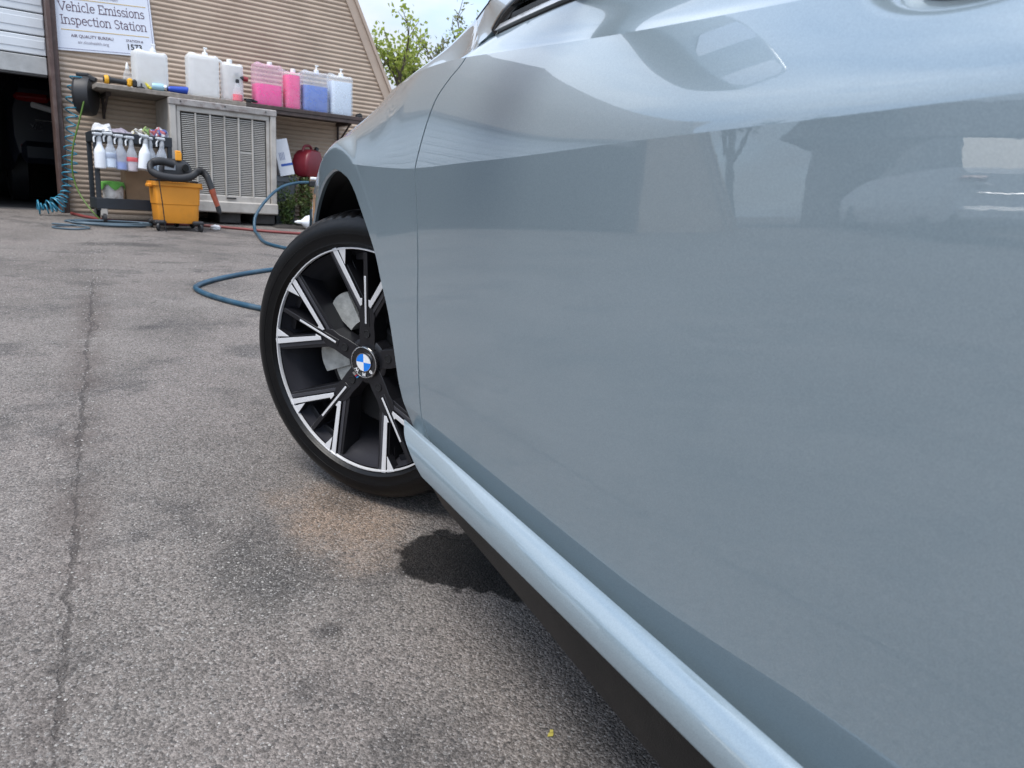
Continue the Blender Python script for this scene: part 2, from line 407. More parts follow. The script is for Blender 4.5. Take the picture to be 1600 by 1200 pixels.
# shell: sloping sides, roof, back wall, floor slab inside
mb = MB(); D = 9.0
out = [(edgeL(Z0-.05)-.02, -.05), (edgeL(4.39)-.02, 4.4-Z0), (XC, 5.4-Z0), (edgeR(4.39)+.02, 4.4-Z0), (edgeR(Z0-.05)+.02, -.05)]
vs = [(x, .02, z) for x, z in out] + [(x, D, z) for x, z in out]
mb.add(vs, [(i, i+1, i+6, i+5) for i in range(4)] + [(5,6,7,8,9)]); mb.build('roof', m_trim, bld, 0)
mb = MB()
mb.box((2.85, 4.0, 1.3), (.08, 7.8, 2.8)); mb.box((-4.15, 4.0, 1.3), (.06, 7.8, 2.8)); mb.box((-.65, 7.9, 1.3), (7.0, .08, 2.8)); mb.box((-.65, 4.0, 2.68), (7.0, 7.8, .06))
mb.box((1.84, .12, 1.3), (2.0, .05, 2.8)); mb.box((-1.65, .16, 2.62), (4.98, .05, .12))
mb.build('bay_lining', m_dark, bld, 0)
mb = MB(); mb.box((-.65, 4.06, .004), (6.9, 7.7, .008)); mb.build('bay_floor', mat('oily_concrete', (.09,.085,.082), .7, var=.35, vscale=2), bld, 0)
# brown door frame
for (x0, x1) in ((DR, .85), (DL-.075, DL)):
    mb = MB(); mb.box(((x0+x1)/2, .02, 1.25), (x1-x0-.004, .16, 2.56), b=.006); mb.box((x0+.018 if x0 > 0 else x1-.018, -.075, 1.25), (.030, .035, 2.55), b=.004)
    mb.build('door_jamb', m_brown, bld)
mb = MB(); mb.box(((DL+DR)/2, .02, 2.545), (DR-DL-.01, .15, .1), b=.005); mb.build('door_head', m_brown, bld)
# roller door, raised part way
rd = bpy.data.objects.new('roller_door', None); COL.objects.link(rd); rd.parent = bld; rd.location = (0, .105, 0)
zs = [1.66, 1.813, 1.968, 2.145, 2.32, 2.50, 2.68, 2.86, 3.04]
for i in range(len(zs)-1):
    mb = MB(); h_ = zs[i+1]-zs[i]
    mb.box(((DL+DR)/2, 0, zs[i]-Z0+h_/2), (DR-DL-.004, .045, h_-.010), b=.006)
    if i > 0: mb.box(((DL+DR)/2, -.024, zs[i]-Z0+h_*.55), (DR-DL-.02, .006, h_*.42), b=.003)
    mb.build('panel', m_panelg if i == 0 else m_panel, rd)
mb = MB(); mb.box(((DL+DR)/2, 0, 1.652-Z0), (DR-DL-.01, .05, .014), b=.004); mb.build('bottom_seal', mat('black_rubber', (.02,.02,.021), .7), rd)

# ------------------------------------------------------------------ inspection sign
m_signw = mat('sign_white', (0.72, 0.75, 0.82), .35); m_purple = mat('sign_purple', (0.085, 0.035, 0.06), .5); m_gold = mat('sign_gold', (0.60, 0.40, 0.08), .5)
m_black = mat('print_black', (0.012, 0.012, 0.014), .5); m_bord = mat('sign_border', (.20,.19,.30), .5); m_greyp = mat('print_grey', (.33,.31,.36), .5)
sg = thing('inspection_sign', 'white emissions inspection station sign with purple lettering on corrugated wall', 'sign', (.835, WY-.021, 1.868)); sg.rotation_euler = (0, R(-4.2), 0)
mb = MB(); mb.box((.388, 0, .30), (.776, .012, .60), b=.003); mb.build('board', m_signw, sg)
mb = MB()
for (cx, cz, w_, h_) in ((.388,.018,.745,.0035),(.388,.582,.745,.0035),(.016,.30,.0035,.567),(.760,.30,.0035,.567)): mb.box((cx,-.0068,cz),(w_,.0012,h_))
mb.build('border_line', m_bord, sg, 0)
for cz, x0, x1 in ((.405,.04,.735),(.165,.06,.735)):
    mb = MB(); mb.box(((x0+x1)/2,-.0068,cz),(x1-x0,.0012,.005)); mb.build('gold_rule', m_gold, sg, 0)
def slab_text(body, size, mat_, parent, x, z, width):
    """slab-serif letters drawn as strokes"""
    def arc(cx, cy, rx, ry, a0, a1, n=12): return [(cx+rx*math.cos(R(a0+(a1-a0)*i/n)), cy+ry*math.sin(R(a0+(a1-a0)*i/n))) for i in range(n+1)]
    GL = {'V': (.66, [[(.02,.70),(.32,0)],[(.32,0),(.62,.70)],[(-.05,.70),(.15,.70)],[(.49,.70),(.69,.70)]]),
     'e': (.54, [[(.06,.27),(.47,.27)], arc(.27,.25,.21,.25,5,315)]), 'h': (.60, [[(.1,.74),(.1,0)], arc(.28,.33,.18,.17,180,0)+[(.46,0)], [(0,0),(.2,0)],[(.36,0),(.56,0)],[(0,.74),(.1,.74)]]),
     'i': (.28, [[(.12,.49),(.12,0)],[(0,0),(.24,0)],[(.0,.49),(.12,.49)],[(.12,.65),(.12,.73)]]), 'c': (.50, [arc(.26,.25,.21,.25,48,315)]),
     'l': (.28, [[(.12,.74),(.12,0)],[(0,0),(.24,0)],[(.0,.74),(.12,.74)]]), 'E': (.62, [[(.12,.70),(.12,0)],[(.02,.70),(.52,.70),(.52,.55)],[(.02,0),(.54,0),(.54,.15)],[(.12,.36),(.40,.36)]]),
     'm': (.90, [[(.1,.49),(.1,0)], arc(.265,.33,.165,.17,180,0)+[(.43,0)], arc(.595,.33,.165,.17,180,0)+[(.76,0)],[(0,0),(.2,0)],[(.34,0),(.52,0)],[(.67,0),(.86,0)],[(0,.49),(.1,.49)]]),
     's': (.44, [arc(.21,.37,.15,.13,35,225)+arc(.21,.125,.165,.13,70,-145)]), 'o': (.56, [arc(.27,.25,.21,.25,0,360,18)]),
     'n': (.60, [[(.1,.49),(.1,0)], arc(.28,.33,.18,.17,180,0)+[(.46,0)], [(0,0),(.2,0)],[(.36,0),(.56,0)],[(0,.49),(.1,.49)]]), 'I': (.34, [[(.15,.70),(.15,0)],[(.02,0),(.28,0)],[(.02,.70),(.28,.70)]]),
     'p': (.58, [[(.1,.49),(.1,-.2)], arc(.29,.25,.20,.25,160,-160,16),[(0,-.2),(.2,-.2)],[(0,.49),(.1,.49)]]), 't': (.36, [[(.14,.66),(.14,.10),(.2,.01),(.31,.02)],[(0,.49),(.30,.49)]]),
     'S': (.54, [arc(.26,.525,.19,.18,30,235)+arc(.26,.175,.21,.18,65,-150)]), 'a': (.54, [[(.07,.41),(.18,.49),(.30,.48),(.38,.38),(.38,0),(.48,0)], arc(.21,.14,.17,.14,0,360,14)]), ' ': (.30, [])}
    total = sum(GL[c][0] for c in body); k = width/total; cx = 0.0; d = 0
    for c in body:
        w_, strokes = GL[c]
        if strokes:
            mb = MB()
            for st_ in strokes:
                for p, q in zip(st_[:-1], st_[1:]):
                    d += 1; dx, dz = (q[0]-p[0])*k, (q[1]-p[1])*size; ln = math.hypot(dx, dz)+.0035
                    mb.box((x+(cx+(p[0]+q[0])/2)*k, -.0068-.00003*(d % 9), z+(p[1]+q[1])/2*size), (ln, .0012, .0060), rot=(0,-math.atan2(dz,dx),0))
            mb.build('letter', mat_, parent, 0)
        cx += w_
slab_text('Vehicle Emissions', .094, m_purple, sg, .064, .312, .655)
slab_text('Inspection Station', .094, m_purple, sg, .064, .210, .662)
textmesh('AIR QUALITY BUREAU', .034, m_purple, sg, (.125,-.0075,.110), sx=.95)
textmesh('air.slcohealth.org', .034, m_greyp, sg, (.17,-.0075,.064))
textmesh('STATION #', .027, m_purple, sg, (.545,-.0075,.112))
textmesh('1573', .064, m_black, sg, (.542,-.0075,.050), bold=.0012)
textmesh('HEALTH DEPARTMENT', .024, m_greyp, sg, (.275,-.0075,.425))
textmesh('SALT LAKE COUNTY', .040, m_greyp, sg, (.24,-.0075,.458))
# ------------------------------------------------------------------ evaporative cooler
m_galv = mat('weathered_galvanised', (0.44, 0.41, 0.37), .5, metal=.15, var=.15, vscale=7, dirt=(.20,.165,.135), dscale=5, damt=.65)
m_galv2 = mat('louver_metal', (0.40, 0.38, 0.345), .5, metal=.2, var=.1, vscale=9)
m_slot = mat('cooler_pad', (0.05, 0.048, 0.045), .9)
AX0, AX1, AY, AZ0, AZ1 = 1.578, 2.498, 7.15, .612, 1.552
ac = thing('evaporative_cooler', 'grey metal evaporative cooler cabinet with louvred front under the shelf', 'cooler', (AX0, AY, 0))
W_ = AX1-AX0
mb = MB(); mb.box((W_/2, .275, (AZ0+AZ1)/2), (W_-.01, .49, AZ1-AZ0-.004)); mb.build('cabinet', m_galv, ac, 0)
mb = MB()
for x in (.028, W_-.028): MB().box((x, .008, (AZ0+AZ1)/2+.03), (.056, .05, AZ1-AZ0-.06), b=.008).build('corner_post', m_galv, ac)
mb = MB(); mb.box((W_/2, .004, AZ0+.05), (W_+.012, .07, .10), b=.01); mb.build('water_pan', m_galv, ac)
mb = MB(); mb.box((W_/2, .005, AZ1-.03), (W_+.006, .06, .06), b=.008); mb.build('top_rail', mat('stained_metal', (.30,.28,.265), .6, var=.25, vscale=14, dirt=(.12,.06,.05), dscale=22, damt=.7), ac)
LX0, LX1, LZ0, LZ1 = .062, W_-.062, .715, 1.488
mb = MB()
mb.box(((LX0+LX1)/2, .012, LZ1-.012), (LX1-LX0, .03, .05), b=.004); mb.box(((LX0+LX1)/2, .012, LZ0+.018), (LX1-LX0, .03, .06), b=.004)
mb.box((LX0+.012, .012, (LZ0+LZ1)/2), (.03, .028, LZ1-LZ0-.07), b=.003); mb.box((LX1-.012, .012, (LZ0+LZ1)/2), (.03, .028, LZ1-LZ0-.07), b=.003)
mb.build('louver_frame', m_galv, ac)
mb = MB(); mb.box((W_/2, .022, (LZ0+LZ1)/2), (LX1-LX0-.02, .004, LZ1-LZ0-.04)); mb.build('cooler_pad', m_slot, ac, 0)
cw = (LX1-LX0-.06)/6
for c in range(6):
    x0 = LX0+.03+c*cw; mb = MB(); z = LZ0+.052
    while z < LZ1-.045:
        if not (c == 4 and 1.135 < z < 1.165): mb.box((x0+cw/2, .010, z), (cw-.016, .003, .0105), rot=(R(-42+random.uniform(-3,3)),0,0))
        z += .0158
    if c == 4: mb.box((x0+cw/2, .010, 1.152), (cw-.014, .008, .022))
    o = mb.build('louver_bank', m_galv2, ac, 0); o['kind'] = 'stuff'
    if c: 
        mb = MB(); mb.box((x0, .004, (LZ0+LZ1)/2), (.016, .014, LZ1-LZ0-.08), b=.003); mb.build('louver_divider', m_galv, ac)
mb = MB(); mb.box((.50, -.012, LZ0+.028), (.085, .012, .012), b=.003); mb.build('handle', mat('black_rubber', (0,0,0)), ac)
for x in (.09, .46, .82):
    mb = MB(); mb.cyl((x,-.022,AZ1-.025),(x,-.03,AZ1-.025),.006,n=8); mb.build('screw', m_black, ac)
for i, x in enumerate((1.70, 2.08, 2.40)):
    mb = MB(); gh = gz(7.38)
    mb.box((0,0,(AZ0-gh)/2), (.19,.40,AZ0-gh-.001), b=.006)
    tag(mb.build('concrete_block', mat('concrete_dark', (.055,.052,.05), .9, var=.25, vscale=18, bump=.5), loc=(x,7.40,gh)), ('grey concrete block under left end of cooler','grey concrete block under middle of cooler','grey concrete block under right end of cooler')[i], 'block', 'blocks under the cooler')
# ------------------------------------------------------------------ shelf boards
m_wood = mat('weathered_wood', (0.235, 0.205, 0.175), .85, var=.3, vscale=30, bump=.4, bscale=90, dirt=(.11,.09,.08), dscale=5, damt=.6)
m_wood2 = mat('dark_wood', (0.055, 0.042, 0.038), .8, var=.3, vscale=30, dirt=(.16,.10,.09), dscale=8, damt=.4)
SZ = 1.595
sh = thing('shelf', 'weathered grey wooden shelf board resting on the cooler', 'shelf', (1.04, 7.17, 1.555))
mb = MB(); mb.box((.60, .10, .02), (1.20, .20, .036), b=.003); mb.build('plank', m_wood, sh)
mb = MB(); mb.box((.60, .365, .02), (1.19, .31, .035), b=.003); mb.build('plank', m_wood, sh)
mb = MB(); mb.box((.12,.36,-.015),(.035,.32,.03)); mb.tube([(.12,.50,-.20),(.12,.50,-.02)],.012,6); mb.tube([(.12,.51,-.18),(.12,.25,-.02)],.01,6); mb.build('bracket', m_wood2, sh)
sh2 = thing('shelf', 'dark stained shelf board carrying the pink and blue jugs', 'shelf', (2.235, 7.17, 1.555))
mb = MB(); mb.box((.59, .255, .022), (1.18, .51, .034), b=.003); mb.build('plank', m_wood2, sh2)
mb = MB(); mb.box((.70,.02,-.012),(.9,.03,.03)); mb.build('rail', m_wood2, sh2)
mb = MB(); mb.box((1.1,.36,-.012),(.035,.32,.03)); mb.tube([(1.1,.50,-.22),(1.1,.50,-.02)],.012,6); mb.tube([(1.1,.51,-.2),(1.1,.2,-.02)],.01,6); mb.build('bracket', m_wood2, sh2)
mb = MB(); mb.cyl((1.135,.04,.06),(1.135,.10,.06),.022,n=10); mb.box((1.13,.06,.05),(.06,.05,.03),b=.006); mb.build('clamp', m_black, sh2)
# ------------------------------------------------------------------ jugs
def rrect(w_, d_, r_, n=5):
    pts = []
    for cx, cy, a0 in ((w_/2-r_, d_/2-r_, 0), (-w_/2+r_, d_/2-r_, PI/2), (-w_/2+r_, -d_/2+r_, PI), (w_/2-r_, -d_/2+r_, 1.5*PI)):
        for i in range(n): a = a0 + PI/2*i/(n-1); pts.append((cx+r_*math.cos(a), cy+r_*math.sin(a)))
    return pts
def loft(sections, cap=True):                             # list of (pts, z or func)
    m_ = MB(); n = len(sections[0][0]); vs = []; fs = []
    for pts, z in sections:
        for p in pts: vs.append((p[0], p[1], z(p) if callable(z) else z))
    for i in range(len(sections)-1):
        for k in range(n): fs.append((i*n+k, i*n+(k+1)%n, (i+1)*n+(k+1)%n, (i+1)*n+k))
    if cap: fs += [tuple(reversed(range(n))), tuple((len(sections)-1)*n+k for k in range(n))]
    return m_.add(vs, fs)
m_clear = plastic_clear('milky_plastic', (0.93, 0.94, 0.94), .22); m_clear2 = plastic_clear('clear_plastic', (0.92, 0.95, 0.98), .74)
m_cap = mat('cap_white', (.75,.76,.76), .4); m_capg = mat('cap_grey', (.35,.36,.37), .45)
def liquid(name, col):
    if name in MATS: return MATS[name]
    M = mat(name, col, .2); return M
def jug(label, cx, cz, w_, d_, h_, rz, shell, liq=None, level=0, capx=.1, tap=True, rounded=False, group='jugs on the shelf'):
    t = thing('plastic_jug', label, 'jug', (cx, 7.19+d_/2+.02, cz), rz, group)
    r_ = .035 if not rounded else .05
    dip = lambda zc: (lambda p: zc - .022*max(0, 1-(2*p[0]/w_*1.25)**2))
    S_ = [(rrect(w_-.03, d_-.03, r_-.01), 0), (rrect(w_-.006, d_-.006, r_), .012)]
    for k in range(5):                                    # shallow moulded bands
        z = .012 + (h_*.86-.012)*(k+.5)/5
        S_ += [(rrect(w_, d_, r_), z-h_*.06), (rrect(w_-.004, d_-.004, r_), z+h_*.075)]
    S_ += [(rrect(w_, d_, r_), h_*.88), (rrect(w_-.012, d_-.012, r_), dip(h_*.95)), (rrect(w_-.05, d_-.05, r_-.012), dip(h_*.99)), (rrect(w_-.11, max(.03, d_-.11), .012), dip(h_*.985))]
    o = loft(S_).build('body', shell, t, 40)
    if liq:
        i = .006
        loft([(rrect(w_-.034, d_-.034, r_-.01), .004), (rrect(w_-.014-i, d_-.014-i, r_), .016), (rrect(w_-.014-i, d_-.014-i, r_), level)]).build('liquid', liq, t, 40)
    mb = MB(); x = capx*w_
    mb.lathe([(.0,h_*.955),(.024,h_*.955),(.024,h_*.955+.03),(.021,h_*.955+.034),(0,h_*.955+.034)], 14, Matrix.Translation((x,0,0))); mb.build('cap', m_cap, t)
    if tap:
        mb = MB(); z = h_*.955+.034; mb.cyl((x,0,z),(x,0,z+.03),.009,.007,8); mb.box((x+.004,0,z+.036),(.034,.014,.012),b=.003); mb.build('tap', m_cap, t)
    mb = MB(); mb.tube(smoothpath([(x-.05-.02,0,h_*.95),(x-.075-.015,0,h_*.985),(x-.12,0,h_*.985),(x-.135,0,h_*.95)],4),.011,8); mb.build('handle', shell, t)
    return t
pink = liquid('pink_liquid', (1.0, 0.06, 0.36)); pink2 = liquid('hot_pink_liquid', (1.0, 0.05, 0.30)); blue = liquid('blue_liquid', (0.09, 0.20, 0.62)); pale = liquid('pale_liquid', (.74,.82,.92)); red = liquid('red_liquid', (.80,.02,.07))
jug('empty cloudy jug standing on the shelf below the sign', 1.473, SZ, .268, .17, .318, R(2), m_clear, capx=.12)
jug('tall cloudy jug with tap beside the rounded white jug', 1.901, SZ, .262, .18, .362, R(-3), m_clear, capx=.1)
jug('smaller rounded white jug behind the red foam bottle', 2.150, SZ, .185, .15, .335, R(4), m_clear, capx=-.1, tap=False, rounded=True)
jug('jug half full of pink liquid', 2.471, SZ, .262, .17, .372, R(1), plastic_clear('pink_tint_plastic', (.97,.72,.86), .72), pink, .185, capx=.1, tap=False)
jug('narrow jug nearly full of hot pink liquid', 2.702, SZ, .155, .17, .345, R(-2), m_clear2, pink2, .30, capx=.1, tap=False)
jug('jug with blue liquid and tap', 2.922, SZ, .262, .17, .372, R(0), m_clear2, blue, .235, capx=.1)
jug('clear jug of pale liquid with tap beside the blue jug', 3.185, SZ, .235, .16, .378, R(2), m_clear2, pale, .31, capx=.05)
# foam bottle
t = thing('foam_bottle', 'foam cannon bottle with red liquid and black nozzle on shelf edge', 'bottle', (2.175, 7.235, SZ))
mb = MB(); mb.lathe([(0,0),(.046,0),(.052,.008),(.052,.05),(.030,.145),(.024,.16),(0,.16)], 20); mb.build('body', m_clear2, t)
mb = MB(); mb.lathe([(0,.003),(.043,.003),(.048,.009),(.048,.058),(0,.058)], 20); mb.build('liquid', red, t)
mb = MB(); mb.cyl((0,0,.158),(0,0,.188),.028,n=14); mb.cyl((0,0,.21),(0,0,.245),.016,.02,10); mb.build('collar', m_black, t)
mb = MB(); mb.cyl((-.03,0,.205),(.03,0,.205),.012,n=10); mb.build('brass_fitting', mat('brass', (.6,.42,.15), .3, metal=1), t)
mb = MB(); mb.cyl((.025,0,.205),(.06,0,.203),.02,n=12); mb.build('nozzle_grip', m_black, t)
mb = MB(); mb.cyl((.06,0,.203),(.10,0,.2),.022,.02,12); mb.build('nozzle', mat('dark_red_plastic', (.25,.02,.03), .4), t)
# things lying on the left board
m_yel = mat('tool_yellow', (.72,.36,.02), .4); m_blk = mat('tool_black', (.018,.018,.02), .5, bump=.2, bscale=400)
t = thing('power_polisher', 'yellow and black power polisher lying on the shelf end', 'power tool', (1.105, 7.205, SZ))
mb = MB(); mb.tube([(.035,.02,.037),(.10,.025,.037),(.17,.03,.036)],[.026,.020,.024],12); mb.build('grip', m_blk, t)
mb = MB(); mb.lathe([(0,-.016),(.030,-.016),(.036,-.006),(.036,.01),(.028,.018),(0,.018)],16, Matrix.Translation((.022,.02,.037)) @ Euler((0,PI/2,0)).to_matrix().to_4x4()); mb.build('gear_head', m_yel, t)
mb = MB(); mb.cyl((0,.02,.037),(.008,.02,.037),.022,n=14); mb.build('ring', m_blk, t); MB().cyl((.040,.02,.037),(.05,.02,.037),.031,n=14).build('ring', m_blk, t)
mb = MB(); mb.box((.195,.03,.038),(.045,.055,.068),rot=(0,R(12),0),b=.014); mb.build('motor_housing', m_yel, t)
mb = MB(); mb.box((.232,.03,.036),(.034,.06,.062),b=.012); mb.build('battery', m_blk, t)
t = thing('work_gloves', 'crumpled yellow and black work gloves beside the polisher', 'gloves', (1.385, 7.24, SZ))
mb = MB()
for k in range(5): a = -.6+.3*k; mb.tube(smoothpath([(-.02,0,.03),(.01+.02*math.cos(a),.03*math.sin(a),.05),(.055*math.cos(a)+.01,.06*math.sin(a),.02+.004*k),(.075*math.cos(a)+.01,.08*math.sin(a),.009)],4),[.014]*5+[.012]*4+[.010]*3+[.008],7)
mb.build('fingers', mat('glove_yellow', (.55,.47,.05), .8, var=.5, vscale=60), t)
mb = MB(); mb.lathe([(0,0),(.036,0),(.034,.04),(.022,.062),(0,.068)],12); mb.build('cuff', m_blk, t)
t = thing('spray_bottle', 'small empty white squirt bottle between the sign and the polisher', 'bottle', (1.318, 7.40, SZ))
mb = MB(); mb.lathe([(0,0),(.034,0),(.036,.01),(.036,.11),(.02,.155),(.014,.165),(0,.165)],16); mb.build('body', m_clear2, t)
mb = MB(); mb.lathe([(0,.165),(.015,.165),(.013,.19),(.005,.215),(0,.22)],12); mb.build('nozzle', m_cap, t)
t = thing('spray_can', 'silver and pale blue can lying on the shelf', 'can', (1.52, 7.215, SZ), R(-12))
Mx = Matrix.Translation((0,0,.031)) @ Euler((0,PI/2,0)).to_matrix().to_4x4()
mb = MB(); mb.lathe([(0,-.05),(.03,-.05),(.031,-.047),(.031,.03),(.026,.042),(0,.042)],18,Mx); mb.build('can_body', mat('pale_blue_can', (.32,.50,.58), .3), t)
mb = MB(); mb.lathe([(.0,.042),(.024,.042),(.026,.048),(.025,.062),(.018,.066),(0,.066)],18,Mx); mb.build('cap', mat('silver', (.75,.75,.74), .25, metal=1), t)
t = thing('torque_tool', 'blue cylindrical air tool lying on the shelf beside the tall jug', 'tool', (1.66, 7.205, SZ), R(-4))
mb = MB(); mb.tube([(-.07,0,.026),(-.055,0,.027),(-.05,0,.028),(.085,0,.032),(.09,0,.031)],[.018,.02,.024,.031,.026],14); mb.build('body', mat('tool_blue', (.015,.06,.38), .35), t)
mb = MB(); mb.cyl((-.095,0,.026),(-.068,0,.026),.016,.019,12); mb.build('collar', m_black, t)
t = thing('cable', 'tangle of black cable on the shelf below the pink jug', 'cable', (2.285, 7.185, SZ))
mb = MB(); pts = [(.05*math.cos(a*1.3)+.01*math.sin(a*3), .012+.02*math.sin(a), .012+.018*abs(math.sin(a*.7))) for a in np.linspace(0, 14, 70)]
mb.tube(pts, .005, 6); mb.build('cord', m_black, t)
mb = MB(); mb.box((-.02,.0,.014),(.05,.028,.026),b=.006); mb.build('plug', m_black, t)
# ------------------------------------------------------------------ hose reel, hoses
t = thing('hose_reel', 'black enclosed hose reel mounted on the wall beside the door frame', 'hose reel', (1.01, 7.50, 1.515), R(-24))
Mx = Euler((0,PI/2,0)).to_matrix().to_4x4()
mb = MB(); mb.lathe([(0,-.075),(.10,-.075),(.145,-.066),(.160,-.045),(.162,.03),(.155,.055),(.12,.07),(0,.07)],36,Mx); mb.build('case', m_blk, t)
mb = MB()
for k in range(10): a = 2*PI*k/10; mb.box((-.076,.09*math.cos(a),.09*math.sin(a)),(.008,.012,.06),rot=(a+PI/2,0,0))
mb.lathe([(0,-.083),(.035,-.083),(.04,-.074)],16,Mx); mb.build('rib', m_blk, t)
mb = MB(); mb.box((.0,-.02,.158),(.10,.10,.03),b=.008); mb.box((.07,-.05,.132),(.07,.05,.04),rot=(0,R(20),0),b=.008); mb.build('hose_guide', m_blk, t)
mb = MB(); mb.box((0,.15,0),(.06,.12,.10),b=.005); mb.build('wall_bracket', m_blk, t)
mb = MB(); mb.box((-.079,-.06,.0),(.003,.04,.026)); mb.build('label_plate', m_signw, t, 0)
def hose(name, label, pts, r_, m_, per=10, group=None, n=8):
    mb = MB(); mb.tube(smoothpath(pts, per), r_, n); return tag(mb.build(name, m_, smooth=60), label, 'hose', group)
m_green = mat('green_hose', (.085,.16,.02), .45, var=.15, vscale=8); m_bluh = mat('blue_hose', (.014,.062,.105), .38, var=.25, vscale=7, dirt=(.12,.14,.15), dscale=14, damt=.4)
m_teal = mat('teal_coil', (.03,.20,.30), .35); m_redh = mat('red_hose', (.19,.035,.032), .55, var=.3, vscale=5, dirt=(.13,.10,.09), dscale=6, damt=.6); m_gryh = mat('grey_blue_hose', (.075,.115,.145), .5, var=.2, vscale=5)
gh = lambda x, y, r_: (x, y, gz(y)+r_)
hose('air_hose', 'green hose hanging from the reel down to the ground', [(1.01,7.37,1.60),(.985,7.36,1.50),(.93,7.36,1.30),(.875,7.37,1.10),(.855,7.38,.92),(.875,7.36,.76),(.93,7.25,.62),(1.0,7.12,gz(7.12)+.012),(1.02,7.04,gz(7.04)+.008),(.95,6.98,gz(6.98)+.008),(.80,6.98,gz(6.98)+.008)], .0065, m_green)
def coil(c0, n, rad, tr):
    P = smoothpath(c0, 40); k = len(P); out = []
    T = n
    for i in range(T*12+1):
        u = i/(T*12)*(k-1); j = min(int(u), k-2); p = P[j].lerp(P[j+1], u-j); d = (P[j+1]-P[j]).normalized()
        a_ = Vector((1,.15,0)); a_ = (a_-d*a_.dot(d)).normalized(); b_ = d.cross(a_); th = 2*PI*i/12
        q = p + (a_*math.cos(th)+b_*math.sin(th))*rad(u/(k-1)); out.append((q.x, q.y, max(q.z, gz(q.y)+tr)))
    return out
mb = MB(); mb.tube(coil([(.95,7.45,1.66),(.90,7.47,1.40),(.865,7.46,1.15),(.845,7.45,.90),(.80,7.42,.72),(.74,7.38,.62),(.66,7.36,.585),(.585,7.36,.58)], 23, lambda u: .046+.012*math.sin(u*19)+(.016*math.sin(u*53) if u > .7 else 0), .0055), .0055, 6)
tag(mb.build('coiled_air_hose', m_teal, smooth=60), 'blue coiled air hose dangling along the brown door frame', 'hose')
pts = []
for k in range(5):
    cx, cy = 1.05+random.uniform(-.06,.06), 6.82+random.uniform(-.05,.03); rx, ry = random.uniform(.22,.31), random.uniform(.09,.15)
    for j in range(12): a = 2*PI*j/12+k; pts.append((cx+rx*math.cos(a), cy+ry*math.sin(a), gz(cy+ry*math.sin(a))+.009+.005*k))
pts += [gh(.8,6.7,.008), gh(.66,6.62,.008), gh(.60,6.5,.008), gh(.72,6.42,.008), gh(.84,6.5,.012), gh(.74,6.66,.012), gh(.62,6.74,.008)]
hose('air_hose', 'grey blue hose heaped in flat loops on the ground by the cart', pts, .0065, m_gryh, 4, n=6)
hose('garden_hose', 'red hose lying along the foot of the wall', [gh(.84,7.50,.012), gh(.93,7.25,.012), gh(1.08,7.06,.012), gh(1.4,6.97,.012), gh(1.75,6.93,.012), gh(2.0,6.80,.012), gh(2.3,6.62,.012), gh(2.75,6.50,.012), gh(3.4,6.45,.012)], .0125, m_redh)
hose('garden_hose', 'thick blue hose looping over the asphalt beside the front tyre', [(2.75,7.0,.93),(2.62,6.98,.915),(2.45,6.92,.86),(2.29,6.84,.74),(2.17,6.76,.60),gh(2.13,6.66,.016),gh(2.06,6.35,.0135),gh(1.98,6.02,.0135),gh(1.965,5.78,.0135),gh(2.05,5.52,.0135),gh(2.25,5.25,.0135),gh(2.28,4.98,.0135),gh(2.05,4.80,.0135),gh(1.62,4.64,.0135),gh(1.25,4.38,.0135),gh(1.015,4.12,.0135),gh(.985,3.93,.0135),gh(1.05,3.70,.0135),gh(1.18,3.46,.0135),gh(1.5,3.05,.0135),gh(1.9,2.9,.0135)], .0132, m_bluh, 10, n=10)
t = thing('hose_bib', 'black tap and white connector feeding the thick blue hose', 'tap', (2.76, 7.0, gz(7.0)))
mb = MB(); mb.cyl((.09,0,0),(.09,0,.44),.014,n=8); mb.build('standpipe', m_galv, t)
mb = MB(); mb.box((.03,0,.428),(.07,.05,.06),b=.01); mb.build('valve', m_black, t)
mb = MB(); mb.box((.045,0,.475),(.07,.03,.028),b=.008); mb.build('lever', m_cap, t)
# ------------------------------------------------------------------ utility cart with bottles
m_cart = mat('cart_black', (.016,.020,.026), .5, var=.2, vscale=10)
CX0, CX1, CY0, CY1 = .95, 1.53, 6.86, 7.24
ct = thing('utility_cart', 'black two tier plastic utility cart holding spray bottles', 'cart', (CX0, CY0, gz(7.05)))
zb = -gz(7.05); W_ = CX1-CX0; D_ = CY1-CY0
def tray(z0, h_):
    m_ = MB(); m_.box((W_/2, D_/2, z0+.01), (W_, D_, .02), b=.004)
    for (c_, d_) in (((W_/2, .008, z0+h_/2), (W_, .018, h_)), ((W_/2, D_-.008, z0+h_/2), (W_, .018, h_)), ((.008, D_/2, z0+h_/2), (.018, D_-.03, h_)), ((W_-.008, D_/2, z0+h_/2), (.018, D_-.03, h_))): m_.box(c_, d_, b=.004)
    return m_
tray(1.125+zb, .078).build('top_tray', m_cart, ct); tray(.605+zb, .085).build('lower_tray', m_cart, ct)
for x in (.02, W_-.02):
    for y in (.02, D_-.02):
        mb = MB(); mb.box((x, y, .87+zb), (.035, .035, .56), b=.006); mb.build('post', m_cart, ct)
        mb = MB(); g_ = gz(CY0+y)-gz(7.05); mb.cyl((x+.03-.0125,y,g_+.045),(x+.03+.0125,y,g_+.045),.045,n=16); mb.build('caster_wheel', m_black, ct)
        mb = MB(); mb.box((x+.03,y,.580+zb),(.05,.04,.06),b=.005); mb.build('caster_fork', m_galv, ct)
m_headg = mat('head_grey', (.46,.48,.50), .4)
